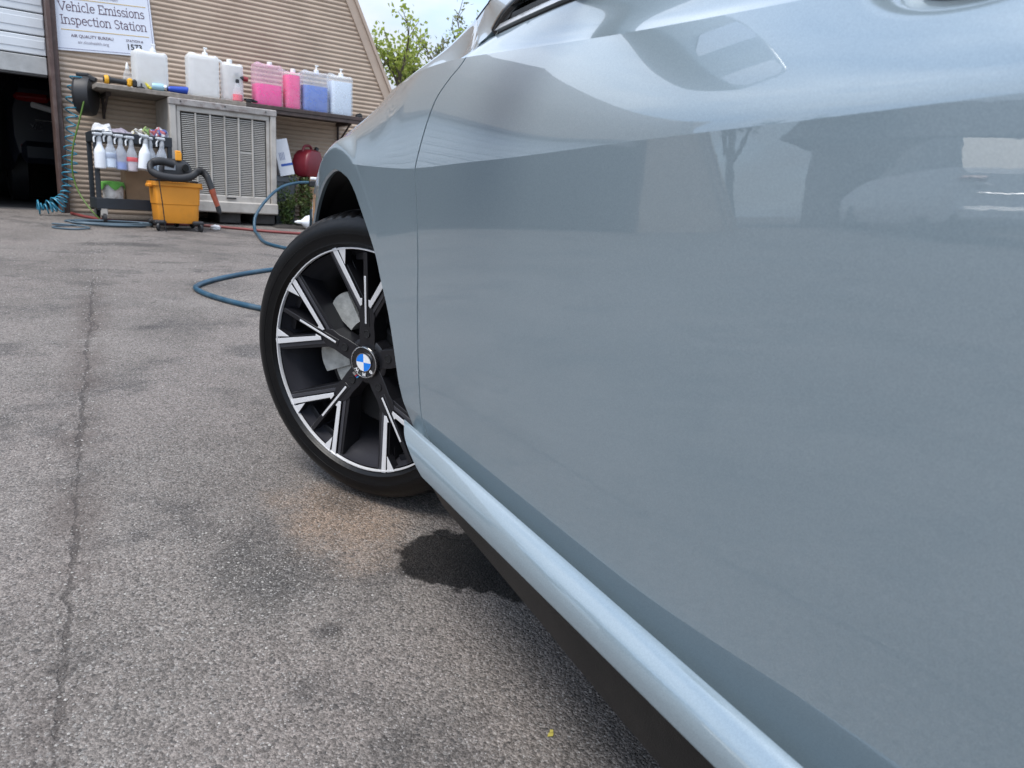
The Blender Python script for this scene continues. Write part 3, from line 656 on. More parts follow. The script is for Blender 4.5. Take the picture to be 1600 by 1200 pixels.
def sbottle(label, cx, body, liq=None, lv=0, lean=0.0, y=6.81, z=.925, band=None):
    t = thing('spray_bottle', label, 'bottle', (cx, y, z), 0, 'spray bottles hung on the cart'); t.rotation_euler = (0, lean, R(-80)+random.uniform(-.35,.35)) if not lean else (lean, 0, R(-80))
    mb = MB(); mb.lathe([(0,0),(.036,0),(.0415,.006),(.0415,.118),(.038,.138),(.023,.172),(.0185,.188),(.0185,.205),(0,.205)], 18); mb.build('body', body, t, 40)
    if liq: mb = MB(); mb.lathe([(0,.003),(.032,.003),(.0365,.008),(.0365,lv),(0,lv)], 16); mb.build('liquid', liq, t, 40)
    if band: mb = MB(); mb.lathe([(.0417,.075),(.0421,.076),(.0421,.108),(.0417,.109)], 18); mb.build('label_band', band, t, 40)
    mb = MB(); mb.lathe([(0,.2),(.019,.2),(.018,.222),(.012,.245),(0,.245)], 12); mb.build('collar', m_capg, t)
    mb = MB(); mb.box((.004,-.010,.258),(.024,.066,.024),b=.007); mb.box((.004,-.046,.260),(.016,.014,.016),b=.004); mb.build('head', m_headg, t)
    mb = MB(); mb.tube(smoothpath([(0,-.03,.245),(0,-.042,.225),(0,-.04,.195)],4),.0065,6); mb.build('trigger', m_cap, t)
    return t
white_b = mat('white_bottle', (.72,.74,.77), .35)
lab = mat('red_label', (.62,.10,.11), .5); lab2 = mat('grey_label', (.33,.38,.48), .5)
sbottle('opaque white spray bottle at the open end of the cart', .985, white_b, z=.915)
sbottle('milky spray bottle with grey print beside the opaque white one', 1.06, plastic_clear('bottle_plastic', (.78,.82,.88), .55), pale, .12, band=lab2)
sbottle('spray bottle half full of blue liquid hung on the cart', 1.134, MATS['bottle_plastic'], blue, .062, z=.915)
sbottle('spray bottle with a red label hung on the cart', 1.211, MATS['bottle_plastic'], liquid('rose_liquid', (.62,.48,.50)), .07, z=.91, band=lab)
sbottle('white spray bottle leaning out between red label and pale blue bottles', 1.285, white_b, lean=R(-7), y=6.775, z=.93)
sbottle('pale blue spray bottle hung beside the leaning white one', 1.35, MATS['bottle_plastic'], liquid('ice_liquid', (.45,.58,.70)), .10, z=.918)
sbottle('clear grey spray bottle hung nearest the vacuum hose', 1.424, MATS['bottle_plastic'], liquid('grey_liquid', (.38,.45,.50)), .085, lean=R(-4), z=.922)
# clutter in the top tray: rags and packets
def crumple(name, label, cat, c, r_, m_, sq=(1,1,1), seed=0, amp=.35, group=None):
    import bmesh
    bm = bmesh.new(); bmesh.ops.create_icosphere(bm, subdivisions=3, radius=1.0); rr = np.random.default_rng(seed); ph = rr.uniform(0, 6, (6,3)); fr = rr.uniform(2, 6, (6,3))
    for v in bm.verts:
        d = sum(abs(math.sin(v.co.x*fr[i][0]+ph[i][0])*math.sin(v.co.y*fr[i][1]+ph[i][1])*math.sin(v.co.z*fr[i][2]+ph[i][2])) for i in range(6))/6
        q = v.co*(1-amp+amp*d*3.0); v.co = Vector((q.x*sq[0], q.y*sq[1], max(q.z*sq[2], -.55*sq[2])))*r_
    zmin = min(v.co.z for v in bm.verts)
    me = bpy.data.meshes.new(name); bm.to_mesh(me); bm.free(); me.materials.append(m_)
    me.polygons.foreach_set('use_smooth', [True]*len(me.polygons)); me.set_sharp_from_angle(angle=R(28))
    o = bpy.data.objects.new(name, me); COL.objects.link(o); o.location = (c[0], c[1], c[2]-zmin); return tag(o, label, cat, group)
TZ = 1.146
def multi(name, cols):
    M = bpy.data.materials.new(name); M.use_nodes = True; tt = M.node_tree; b = tt.nodes['Principled BSDF']; b.inputs['Roughness'].default_value = .45
    v = N(tt, 'ShaderNodeTexVoronoi'); v.inputs['Scale'].default_value = 30; tc = N(tt, 'ShaderNodeTexCoord'); L(tt, tc.outputs['Object'], v.inputs['Vector'])
    s_ = N(tt, 'ShaderNodeSeparateColor'); L(tt, v.outputs['Color'], s_.inputs[0]); rp = N(tt, 'ShaderNodeValToRGB'); rp.color_ramp.interpolation = 'CONSTANT'
    L(tt, s_.outputs[0], rp.inputs[0]); e = rp.color_ramp.elements
    while len(e) < len(cols): e.new(.5)
    for i, c in enumerate(cols): e[i].position = i/len(cols); e[i].color = (*c, 1)
    L(tt, rp.outputs[0], b.inputs['Base Color']); return M
crumple('rag', 'crumpled white rag at the open end of the cart tray', 'rag', (1.03,6.96,TZ), .078, mat('rag_white', (.55,.55,.55), .9, var=.2), (1.1,1,1.0), 1)
crumple('rag', 'grey purple rag lying in the cart tray', 'rag', (1.16,6.98,TZ), .085, mat('rag_mauve', (.26,.23,.27), .9, var=.3), (1.3,1,.75), 2)
crumple('snack_packet', 'crumpled yellow and white packet in the cart tray', 'packet', (1.30,6.97,TZ), .072, multi('packet_yellow', [(.36,.32,.12),(.5,.5,.47),(.10,.09,.08),(.38,.38,.36)]), (1.1,1,.95), 3)
crumple('snack_packet', 'shiny green packet in the cart tray', 'packet', (1.385,7.06,TZ), .078, multi('packet_green', [(.14,.24,.05),(.24,.32,.12),(.08,.10,.04)]), (1,1,1.1), 4)
crumple('snack_packet', 'blue white and red packet at the cooler end of the cart tray', 'packet', (1.455,6.97,TZ), .075, multi('packet_blue', [(.05,.07,.22),(.5,.5,.52),(.34,.08,.09),(.30,.28,.33)]), (1,1,1.25), 5)
# lower tray contents
LZ = .626
t = thing('paint_bucket', 'dirty white bucket with a green cloth over its rim in the cart', 'bucket', (1.085, 6.96, LZ))
mb = MB(); mb.lathe([(0,0),(.066,0),(.070,.004),(.078,.165),(.082,.167),(.082,.178),(.074,.178),(.066,.01),(0,.01)], 24); mb.build('pail', mat('dirty_white', (.52,.50,.47), .5, var=.15, dirt=(.16,.12,.08), dscale=22, damt=.9), t)
mb = MB(); G = []
for j in range(25):
    a = 2*PI*j/24; row = []
    for k, (r_, z_) in enumerate(((.0,.196),(.05,.194),(.085,.186),(.09,.168),(.092,.150+.018*math.sin(a*5)))): row.append((r_*math.cos(a)*(1+.05*math.sin(3*a)), r_*math.sin(a), z_+.006*math.sin(a*4+k)))
    G.append(row)
mb.grid(G); mb.build('cloth', mat('green_cloth', (.10,.30,.05), .9, var=.3), t)
t = tag(MB().box((0,0,.15),(.27,.20,.30),b=.004).build('cardboard_box', mat('cardboard', (.30,.19,.11), .85, var=.15, vscale=12), loc=(1.32,7.09,LZ)), 'brown cardboard box inside the cart behind the bucket', 'box')
crumple('plastic_bag', 'crumpled pale plastic bag on the lower cart tray', 'bag', (1.26,6.935,LZ), .05, mat('bag_plastic', (.5,.52,.56), .3, var=.2), (1.9,.8,.55), 6)
crumple('rag', 'reddish rag in the corner of the lower cart tray', 'rag', (.995,7.06,LZ), .045, mat('rag_red', (.28,.07,.05), .9, var=.3), (.8,1,1), 8)
# ------------------------------------------------------------------ yellow bin on dolly with vacuum
m_bin = mat('yellow_bin', (.70,.27,.022), .5, var=.07, vscale=6, dirt=(.30,.14,.03), dscale=5, damt=.35)
BY = 6.66; bz0 = gz(BY)
bn = thing('tote_bin', 'orange yellow plastic bin standing on black casters', 'bin', (1.487, BY, bz0)); bn.scale = (.80, .80, 1.0)
mb = loft([(rrect(.37,.27,.03), .055), (rrect(.385,.285,.03), .07), (rrect(.40,.30,.03), .20), (rrect(.412,.31,.03), .205), (rrect(.425,.325,.03), .335), (rrect(.425,.325,.03), .34), (rrect(.46,.36,.03), .345), (rrect(.465,.365,.03), .375), (rrect(.44,.34,.03), .378), (rrect(.43,.33,.03), .36), (rrect(.38,.28,.03), .09)]); mb.build('tub', m_bin, bn, 35)
for x in (-1, 1):
    mb = MB(); mb.box((x*.235,0,.345),(.05,.13,.03),b=.008); mb.build('handle', m_bin, bn)
    for y in (-1, 1):
        gg = gz(BY+y*.128)-bz0
        mb = MB(); mb.box((x*.18,y*.13,.06),(.11,.10,.035),b=.012); mb.build('caster_bracket', m_blk, bn)
        mb = MB(); cx, cy = x*.20, y*.16; mb.lathe([(0,-.014),(.028,-.014),(.033,-.008),(.033,.008),(.028,.014),(0,.014)],16,Matrix.Translation((cx,cy,gg+.034)) @ Euler((0,PI/2,.4*x)).to_matrix().to_4x4()); mb.build('caster_wheel', m_blk, bn)
mb = MB(); mb.box((0,0,.386),(.40,.30,.014),b=.005); mb.build('lid', m_blk, bn)
m_liner_ = mat('bore_black', (.004,.004,.004), .9)
vc = thing('vacuum_cleaner', 'black portable vacuum with coiled hose resting on the yellow bin', 'vacuum', (1.50, BY, bz0+.393)); vc.scale = (.96, .86, 1.2)
mb = loft([(rrect(.24,.19,.05), 0), (rrect(.25,.20,.05), .03), (rrect(.24,.19,.05), .085), (rrect(.19,.15,.05), .125), (rrect(.10,.08,.03), .14)]); mb.build('housing', m_blk, vc, 40)
mb = MB(); mb.lathe([(.026,-.115),(.036,-.115),(.038,-.10),(.038,-.02)],18,Matrix.Translation((.055,-.03,.082)) @ Euler((-PI/2+PI,0,0)).to_matrix().to_4x4()); mb.build('inlet_port', m_black, vc); MB().cyl((.055,-.138,.082),(.055,-.10,.082),.025,n=16).build('inlet_bore', m_liner_, vc)
def ribbed(pts, r_, n=12, per=10):
    P = smoothpath(pts, per); m_ = MB(); m_.tube(P, [r_*(1.0 if i % 2 else .88) for i in range(len(P))], n); return m_
mb = ribbed([(-.03,-.10,.10),(-.13,-.11,.115),(-.205,-.12,.095),(-.215,-.16,.05),(-.15,-.195,.02),(-.02,-.205,.012),(.08,-.195,.03),(.14,-.17,.065),(.18,-.165,.065),(.215,-.18,.03),(.245,-.20,-.05)], .027, 12, 14); mb.build('hose', m_blk, vc, 60)
mb = MB(); mb.tube([(.243,-.20,-.045),(.262,-.205,-.10),(.285,-.21,-.155)],[.027,.022,.020],12); mb.build('wand', mat('rust_orange', (.30,.065,.03), .5, var=.3), vc)
mb = MB(); mb.tube([(.285,-.21,-.155),(.298,-.212,-.195),(.305,-.213,-.21)],[.022,.020,.006],10); mb.build('nozzle', m_blk, vc)
mb = MB(); mb.box((.012,-.08,.155),(.05,.02,.055),b=.006); mb.box((.012,-.06,.185),(.04,.06,.015),b=.005); mb.build('latch', mat('latch_orange', (.80,.33,.02), .45), vc)
mb = MB(); mb.box((-.062,-.104,.082),(.085,.006,.038),b=.002); mb.build('rating_plate', mat('plate_grey', (.35,.36,.38), .4), vc)
mb = MB(); mb.box((-.085,-.1,.118),(.036,.012,.03),b=.003); mb.build('switch', m_cap, vc)
mb = MB(); mb.tube(smoothpath([(-.16,-.16,.03),(-.165,-.19,-.02),(-.15,-.195,-.15),(-.135,-.19,-.30),(-.13,-.205,-.375),(-.17,-.25,-.39)],6),.004,6); mb.build('power_cord', m_black, vc)
crumple('crumpled_paper', 'crumpled white paper on the ground beside the bin caster', 'paper', (1.82,6.74,gz(6.74)), .042, mat('paper', (.62,.62,.63), .9, var=.15), (1.1,.9,.7), 9)
# ------------------------------------------------------------------ clutter right of the cooler
m_soil = mat('dark_soil', (.035,.03,.026), .95, var=.5, vscale=25, bump=1.0, bscale=40)
mb = MB(); G = [[(2.45+i*.06, 7.02+j*.056, gz(7.02+j*.056)+.004+(.03*rng.random() if 0<i<19 and 0<j<11 else 0)) for j in range(13)] for i in range(20)]
mb.grid(G); tag(mb.build('soil', m_soil, smooth=60), None, None, kind='structure')
crt = thing('storage_crate', 'dark grey plastic crate behind the weeds, under the white box', 'crate', (2.64,7.42,gz(7.42)))
loft([(rrect(.19,.24,.02),0),(rrect(.205,.255,.02),.40),(rrect(.225,.275,.02),.405),(rrect(.225,.275,.02),.45)]).build('shell', mat('crate_grey', (.10,.11,.12), .5), crt, 35)
mb = MB(); mb.box((0,0,.457),(.21,.26,.012),b=.004); mb.build('lid', mat('crate_grey', (0,0,0)), crt)
fb = thing('foam_box', 'white printed box with blue stripe leaning by the cooler', 'box', (2.65,7.30,gz(7.42)+.464)); fb.rotation_euler = (0,R(-13),R(-5))
mb = MB(); mb.box((0,0,.168),(.14,.09,.336),b=.004); mb.build('carton', mat('box_white', (.66,.67,.70), .5, var=.06), fb)
mb = MB(); mb.box((.015,-.0460,.10),(.11,.002,.022)); mb.build('blue_stripe', mat('stripe_blue', (.03,.09,.36), .5), fb, 0)
for k in range(4):
    mb = MB(); mb.box((-.035+.014*k,-.0460,.18),(.006,.002,.07)); mb.build('printed_line', mat('print_pale', (.25,.28,.40), .5), fb, 0)
tag(MB().box((0,0,.235),(.26,.30,.47),b=.005).build('cardboard_box', MATS['cardboard'], loc=(2.98,7.36,gz(7.36))), 'tall brown cardboard box under the red fuel can', 'box')
fc = thing('fuel_can', 'dark red plastic fuel can sitting on a cardboard box', 'fuel can', (2.88,7.34,gz(7.36)+.47)); fc.rotation_euler = (0,R(0),R(28))
loft([(rrect(.22,.17,.03),0),(rrect(.25,.19,.03),.02),(rrect(.27,.20,.03),.13),(rrect(.22,.19,.03),.20),(lambda q: [(p[0]*.8+.02,p[1]) for p in q])(rrect(.19,.17,.03)) and ([(p[0]*.9+.015,p[1]) for p in rrect(.19,.17,.03)],.245),([(p[0]*.7+.02,p[1]*.6) for p in rrect(.16,.14,.03)],.262)]).build('tank', mat('fuel_red', (.15,.009,.018), .4, var=.1), fc, 40)
mb = MB(); mb.cyl((.10,0,.235),(.135,0,.285),.022,n=12); mb.build('spout_cap', m_black, fc)
mb = MB(); mb.tube(smoothpath([(-.07,0,.235),(-.05,0,.285),(.03,0,.295),(.06,0,.25)],5),.013,8); mb.build('handle', MATS['fuel_red'], fc)
wb = thing('bleach_bottle', 'white handled bottle lying on its side by the red hose', 'bottle', (2.78,6.98,gz(6.98)+.07), R(6))
Mx = Matrix.Rotation(-PI/2,4,'Y')
mb = MB(); mb.lathe([(0,-.10),(.06,-.10),(.068,-.09),(.068,.03),(.055,.07),(.026,.105),(.02,.115),(0,.115)],20,Mx); mb.build('body', white_b, wb)
mb = MB(); mb.lathe([(0,.113),(.018,.113),(.017,.15),(.006,.18),(0,.18)],12,Mx); mb.build('cap', m_cap, wb)
mb = MB(); mb.lathe([(.0686,-.06),(.0692,-.058),(.0692,.0),(.0686,.002)],20,Mx); mb.build('label_band', mat('teal_label', (.05,.16,.24), .5), wb)
# foliage helper
def leaf_mat(name, col, col2, tr=.35):
    M = bpy.data.materials.new(name); M.use_nodes = True; t = M.node_tree; b = t.nodes['Principled BSDF']; b.inputs['Roughness'].default_value = .5
    oi = N(t, 'ShaderNodeTexNoise'); oi.inputs['Scale'].default_value = 9; tc = N(t, 'ShaderNodeTexCoord'); L(t, tc.outputs['Object'], oi.inputs['Vector'])
    x = N(t, 'ShaderNodeMix', data_type='RGBA'); mr = N(t, 'ShaderNodeMapRange'); mr.inputs[1].default_value = .35; mr.inputs[2].default_value = .65
    L(t, oi.outputs[0], mr.inputs[0]); L(t, mr.outputs[0], x.inputs[0]); x.inputs[6].default_value = (*col,1); x.inputs[7].default_value = (*col2,1)
    L(t, x.outputs[2], b.inputs['Base Color'])
    tl = N(t, 'ShaderNodeBsdfTranslucent'); L(t, x.outputs[2], tl.inputs[0]); ms = N(t, 'ShaderNodeMixShader'); ms.inputs[0].default_value = tr
    L(t, b.outputs[0], ms.inputs[1]); L(t, tl.outputs[0], ms.inputs[2]); L(t, ms.outputs[0], t.nodes['Material Output'].inputs[0]); return M
def leaves(mb, p, size, n, spread, up=.3):
    for _ in range(n):
        q = Vector(p)+Vector((random.gauss(0,spread),random.gauss(0,spread),random.gauss(0,spread)))
        d = Vector((random.gauss(0,1),random.gauss(0,1),random.gauss(up,.7))).normalized(); s_ = d.orthogonal().normalized(); s_ = Matrix.Rotation(random.uniform(0,6.3),3,d) @ s_
        l = size*random.uniform(.6,1.3); w_ = l*.32; nn = d.cross(s_)*l*.12
        mb.add([q, q+d*l*.5+s_*w_+nn, q+d*l, q+d*l*.5-s_*w_+nn], [(0,1,2,3)])
lm_weed = leaf_mat('weed_leaf', (.045,.085,.022), (.10,.13,.035))
for i, (x, y, h_, lab_) in enumerate(((2.62,7.22,.36,'low leafy weeds growing below the cooler corner'),(2.80,7.20,.44,'taller leafy weed growing in front of the cardboard box'))):
    t = thing('weed', lab_, 'weed', (x, y, gz(y)), 0, 'weeds by the wall'); sm = MB(); lf = MB()
    for k in range(11):
        a = random.uniform(0,6.3); hh = h_*random.uniform(.5,1.1); e = (.11*math.cos(a)*random.random()*1.3,.09*math.sin(a)*random.random(),hh)
        P = smoothpath([(.03*math.cos(a),.03*math.sin(a),0),(e[0]*.4,e[1]*.4,hh*.55),e],6); sm.tube(P,.0025,5)
        for p in P[2:]: leaves(lf, p, .036, 4, .02)
    sm.build('stem', mat('weed_stem', (.09,.10,.04), .8), t); lf.build('leaf', lm_weed, t, 0)['kind'] = 'stuff'
# ------------------------------------------------------------------ parked vehicle inside the bay
m_navy = mat('dark_vehicle_paint', (.010,.013,.022), .35, coat=.6); m_tail = mat('tail_red', (.22,.008,.010), .2, coat=.5); m_chr = mat('chrome', (.75,.76,.78), .12, metal=1)
sv = thing('parked_car', 'dark vehicle parked tail outward inside the dark garage bay', 'car', (1.5, 10.2, gz(10)+.008)); sv.scale = (1, 1, 1.2)
secs = []
for y_, w_, z0_, z1_, tw in ((0,1.70,.45,1.02,1.55),(.06,1.80,.34,1.10,1.6),(.25,1.84,.30,1.12,1.66),(1.4,1.86,.28,1.10,1.7),(3.2,1.84,.28,1.02,1.66),(4.2,1.7,.32,.86,1.5)):
    secs.append([(-w_/2*.96,y_,z0_),(-w_/2,y_,z0_+.15),(-w_/2,y_,z0_+.38),(-tw/2,y_,z1_),(tw/2,y_,z1_),(w_/2,y_,z0_+.38),(w_/2,y_,z0_+.15),(w_/2*.96,y_,z0_)])
mb = MB(); mb.grid(secs); mb.add(secs[0],[tuple(range(8))]); mb.build('body', m_navy, sv, 35)
mb = MB(); mb.grid([[(-.78,y_,1.0),(-tw/2,y_+o_,zt),(tw/2,y_+o_,zt),(.78,y_,1.0)] for y_, o_, tw, zt in ((.08,.55,1.2,1.58),(.6,.35,1.24,1.62),(1.8,0,1.26,1.64),(3.0,-.6,1.2,1.56))]); mb.add([(-.78,.08,1.0),(-.6,.63,1.58),(.6,.63,1.58),(.78,.08,1.0)],[(0,1,2,3)]); mb.build('cabin', mat('dark_glass', (.01,.011,.013), .08, coat=.5), sv, 30)
for s_ in (-1,1):
    mb = MB(); mb.box((s_*.66,.005,.945),(.34,.09,.075),rot=(0,0,s_*.12),b=.03); mb.build('tail_light', m_tail, sv)
    mb = MB(); mb.box((s_*.56,-.03,.865),(.24,.03,.05),rot=(0,R(-s_*10),0),b=.012); mb.build('reversing_lens', m_cap, sv)
    mb = MB(); mb.box((s_*.70,.005,.50),(.20,.05,.06),b=.015); mb.build('reflector', m_tail, sv)
    for y_ in (.75, 3.4):
        mb = MB(); mb.lathe([(.12,-.11),(.25,-.11),(.33,-.08),(.335,.08),(.25,.11),(0,.11)],24,Matrix.Translation((s_*.80,y_,.335)) @ Matrix.Rotation(PI/2,4,'Y')); mb.build('wheel', m_black, sv)
mb = MB(); mb.box((0,-.005,.745),(1.3,.03,.020),b=.008); mb.build('chrome_strip', m_chr, sv)
mb = MB(); mb.box((0,-.012,.62),(.31,.012,.155),b=.004); mb.build('number_plate', m_signw, sv)
mb = MB(); mb.box((0,-.03,.46),(1.6,.12,.20),b=.05); mb.build('bumper', m_navy, sv)
textmesh('XLE', .075, m_chr, sv, (-.70,-.022,.665), name='lettering')

wc = copy_tree(sv); wc.location = (-8.6, 5.9, gz(5.9)); wc.rotation_euler = (0, 0, R(30)); wc.scale = (1, 1, 1.05)  # added car out of view, gives the door reflection its bright bits
wc['label'] = 'white car added out of view to put bright patches in the grey door'
m_wcar = mat('white_car_paint', (.72,.73,.74), .3, coat=.6)
for o in wc.children:
    if o.data and o.data.materials and o.data.materials[0] == m_navy:
        o.data = o.data.copy(); o.data.materials[0] = m_wcar
# ------------------------------------------------------------------ trees
m_bark = mat('bark', (.10,.082,.065), .9, var=.35, vscale=20, bump=.8, bscale=60)
lm_spring = leaf_mat('spring_leaf', (.25,.33,.045), (.42,.46,.12), .55); lm_pale = leaf_mat('pale_leaf', (.17,.19,.08), (.26,.27,.14), .4); lm_dark = leaf_mat('dark_leaf', (.035,.06,.02), (.07,.10,.03), .3)
def tree(label, loc, h_, spread, lm, nleaf, lsize, seed, first=.35, group='trees behind the workshop', bare=False):
    random.seed(seed); t = thing('tree', label, 'tree', loc, 0, group); wood = MB(); lf = MB()
    def branch(p, d, ln, r_, lvl):
        pts = [Vector(p)]; dd = Vector(d).normalized()
        for k in range(4):
            dd = (dd + Vector((random.gauss(0,.13),random.gauss(0,.13),random.gauss(.06,.08)))).normalized(); pts.append(pts[-1]+dd*ln/4)
        wood.tube(pts, [r_*(1-.16*k) for k in range(5)], 6 if lvl < 2 else 4, caps=False)
        if lvl >= 2 and lm:
            for q in pts[1:]: leaves(lf, q, lsize, nleaf, .14*spread)
        if lvl < 3:
            for k in range((7,5,4)[lvl]):
                u = random.uniform(first if lvl == 0 else .3, 1.0)*4; j = min(int(u), 3); q = pts[j].lerp(pts[j+1], u-j)
                a = random.uniform(0,6.28); side = Vector((math.cos(a)*spread, math.sin(a)*spread, random.uniform(.25,.9)))
                branch(q, dd*.5+side, ln*random.uniform(.42,.62), r_*.5, lvl+1)
    branch((0,0,-.1), (0,0,1), h_*.6, h_*.022, 0)
    wood.build('trunk', m_bark, t, 60)
    if lm: lf.build('crown', lm, t, 0)
    random.seed(seed+50)
    return t
gt = gz(14)
tree('leafy bright green tree just behind the sloping building edge', (6.9,14.0,gt), 3.8, .62, lm_spring, 4, .10, 3)
tree('nearly bare pale tree close to the sloping building edge', (7.0,15.8,gt), 4.3, .55, lm_pale, 1, .07, 5)
tree('green tree showing above the car bonnet', (9.3,15.0,gt), 4.4, .6, lm_spring, 5, .11, 8)
tree('pale tree showing above the windscreen base', (11.2,17.5,gt), 5.0, .7, lm_pale, 2, .11, 12)
# across the yard, mirrored in the car door
tg = gz(0)
for i, (x, y, h_, lm, sd, lb) in enumerate(((-15.4,19.2,8.0,lm_dark,21,'dark tree standing between the house and the workshop gable'),(-23,9,8.5,lm_dark,22,'tall dark tree behind the neighbouring house'),(-17.5,.5,7.0,lm_dark,23,'dark tree past the far end of the neighbouring house'),(-19,18.5,8.0,lm_spring,24,'green tree standing beyond the workshop gable'),(-11.2,11.0,6.5,lm_dark,25,'dark tree in front of the neighbouring house'),(-13.0,4.8,6.0,lm_dark,26,'dark tree between the utility pole and the house'))):
    tree(lb, (x,y,gz(y)), h_, .8, lm, 5, .22, sd, group='trees across the yard')
hs = thing('neighbouring_house', 'low brown house across the yard mirrored in the car door', 'house', (-15.0, 10.0, gz(8)-.3), R(-33))
mb = MB(); mb.box((0,0,1.2),(5,7.5,2.4)); mb.build('wall', mat('house_wall', (.20,.165,.14), .85, var=.12, vscale=2), hs, 0)
mb = MB(); mb.prism([(-3.0,2.35),(3.0,2.35),(0,3.5)],-4.3,4.3,Matrix.Rotation(PI/2,4,'X')); mb.build('roof', mat('shingle', (.085,.08,.08), .9, var=.3, vscale=12), hs, 0)
for y in (-2.6,-.9,2.6):
    f = MB(); f.box((2.52,y,1.45),(.06,1.2,1.0)); f = f.build('window', m_brown, hs, 0)
    MB().box((2.545,y,1.45),(.03,1.04,.84)).build('pane', MATS['dark_glass'], f, 0)
d_ = MB().box((2.52,.8,1.25),(.06,.95,2.1)).build('door', m_brown, hs, 0); MB().cyl((2.55,.45,1.2),(2.62,.45,1.2),.03,n=8).build('handle', m_chr, d_)
pl = thing('utility_pole', 'wooden utility pole across the yard mirrored in the car door', 'pole', (-9.6,4.6,gz(4.6)))
mb = MB(); mb.tube([(0,0,-.2),(0,0,5),(.05,0,9)],[.15,.13,.10],12); mb.build('post', m_bark, pl); mb = MB(); mb.box((.04,0,8.2),(.1,2.2,.12)); mb.build('crossarm', m_bark, pl, 0)
random.seed(99)
# ------------------------------------------------------------------ the grey car beside the camera
CAR_XC = 1.378                                            # centre line of the car, measured from the camera's track
car = thing('car', 'blue grey metallic car with black spoked alloy wheel steered outwards', 'car')
cm = Matrix.Identity(4)
for i, (a, b_, c_) in enumerate(((.99421,.10742,0.0),(-.10716,.99177,-.07008),(-.00753,.06968,.99754))):
    cm[i][0], cm[i][1], cm[i][2] = a, b_, c_
cm[0][3], cm[1][3], cm[2][3] = 0, .05434, .00382
car.matrix_world = cm
def pchip(d):
    xs = np.array(sorted(d)); ys_ = np.array([d[k] for k in sorted(d)], float); h_ = np.diff(xs); dl = np.diff(ys_)/h_; n = len(xs); mm = np.zeros(n)
    for i in range(1, n-1):
        if dl[i-1]*dl[i] > 0:
            w1 = 2*h_[i]+h_[i-1]; w2 = h_[i]+2*h_[i-1]; mm[i] = (w1+w2)/(w1/dl[i-1]+w2/dl[i])
    mm[0] = dl[0]; mm[-1] = dl[-1]
    def f(x):
        x = min(max(x, xs[0]), xs[-1]); i = min(int(np.searchsorted(xs, x, 'right'))-1, n-2); t_ = (x-xs[i])/h_[i]
        return ((2*t_**3-3*t_**2+1)*ys_[i]+(t_**3-2*t_**2+t_)*h_[i]*mm[i]+(-2*t_**3+3*t_**2)*ys_[i+1]+(t_**3-t_**2)*h_[i]*mm[i+1])
    return f
K1x = pchip({-2.5:.66,-2.2:.56,-1.6:.505,-1:.50,0:.506,.25:.506,.6:.501,1.1:.495,1.2:.489,1.3:.482,1.4:.478,1.6:.495,1.9:.55,2.1:.66,2.25:.9})
K1z = pchip({-2.5:.40,-1:.40,0:.392,.22:.382,.555:.356,1.1:.357,1.3:.36,2.25:.36})
K4x = pchip({-2.5:.62,-2.1:.52,-1.5:.485,-.5:.484,.3:.485,.8:.4855,1.15:.486,1.28:.482,1.4:.4755,1.5:.4745,1.6:.482,1.8:.53,2.0:.60,2.15:.72,2.25:.95})
K4z = pchip({-2.5:.95,-1.5:.945,-1:.925,-.5:.902,0:.868,.255:.846,.383:.833,.598:.812,.843:.786,1.0:.7712,1.10:.7612,1.2:.7535,1.4:.749,1.6:.748,1.8:.715,2.0:.68,2.25:.62})
K6x = pchip({-2.5:.68,-2.1:.575,-1.5:.548,-1:.534,0:.533,.8:.533,1.083:.535,1.258:.540,1.37:.552,1.5:.576,1.6:.598,1.8:.642,2.0:.70,2.15:.78,2.25:1.0})
K6z = pchip({-2.5:1.03,-1.5:1.01,-1:.99,-.5:.968,0:.946,.4:.932,.79:.925,1.083:.926,1.258:.920,1.37:.907,1.5:.899,1.6:.889,1.8:.858,2.0:.80,2.15:.74,2.25:.67})
KDx = pchip({-2.5:.74,-1.5:.62,-1:.60,0:.585,.5:.576,.861:.57,1.12:.567}); KDz = pchip({-2.5:1.08,-1.5:1.06,-1:1.045,-.5:1.03,0:1.015,.5:1.0,.861:.984,.975:.972,1.12:.953})
KFx = pchip({1.0:.556,1.104:.558,1.152:.578,1.2:.60,1.254:.625,1.336:.65,1.454:.68,1.555:.70,1.7:.715,1.8:.725,2.0:.77,2.15:.87,2.25:1.07})
KFz = pchip({1.0:.945,1.104:.950,1.152:.970,1.2:.990,1.254:1.008,1.336:1.010,1.454:.993,1.555:.973,1.7:.933,1.8:.898,2.0:.82,2.15:.76,2.25:.70})
def herm(z, z0, z1, x0, x1, s0, s1):
    h_ = z1-z0; t_ = (z-z0)/h_
    return (2*t_**3-3*t_**2+1)*x0+(t_**3-2*t_**2+t_)*h_*s0+(-2*t_**3+3*t_**2)*x1+(t_**3-t_**2)*h_*s1
ARCH = [(.98,.288),(1.075,.290),(1.105,.302),(1.138,.337),(1.172,.385),(1.199,.451),(1.227,.506),(1.263,.554),(1.293,.594),(1.323,.624),(1.358,.655),(1.385,.678),(1.41,.698),(1.462,.7245),(1.527,.734),(1.595,.716),(1.666,.672),(1.736,.612),(1.79,.53),(1.83,.43),(1.852,.34),(1.865,.25)]
zarch = pchip(dict(ARCH)); AC = np.array([(y_, zarch(y_)) for y_ in np.linspace(1.125, 1.862, 240)])
lipx = pchip({1.0:.53,1.14:.510,1.2:.493,1.27:.4825,1.36:.4775,1.46:.4735,1.53:.4725,1.62:.4750,1.74:.489,1.85:.518,2.0:.60,2.25:.95})
bandw = pchip({1.0:.012,1.12:.014,1.25:.022,1.38:.036,1.5:.043,1.65:.046,1.8:.05})
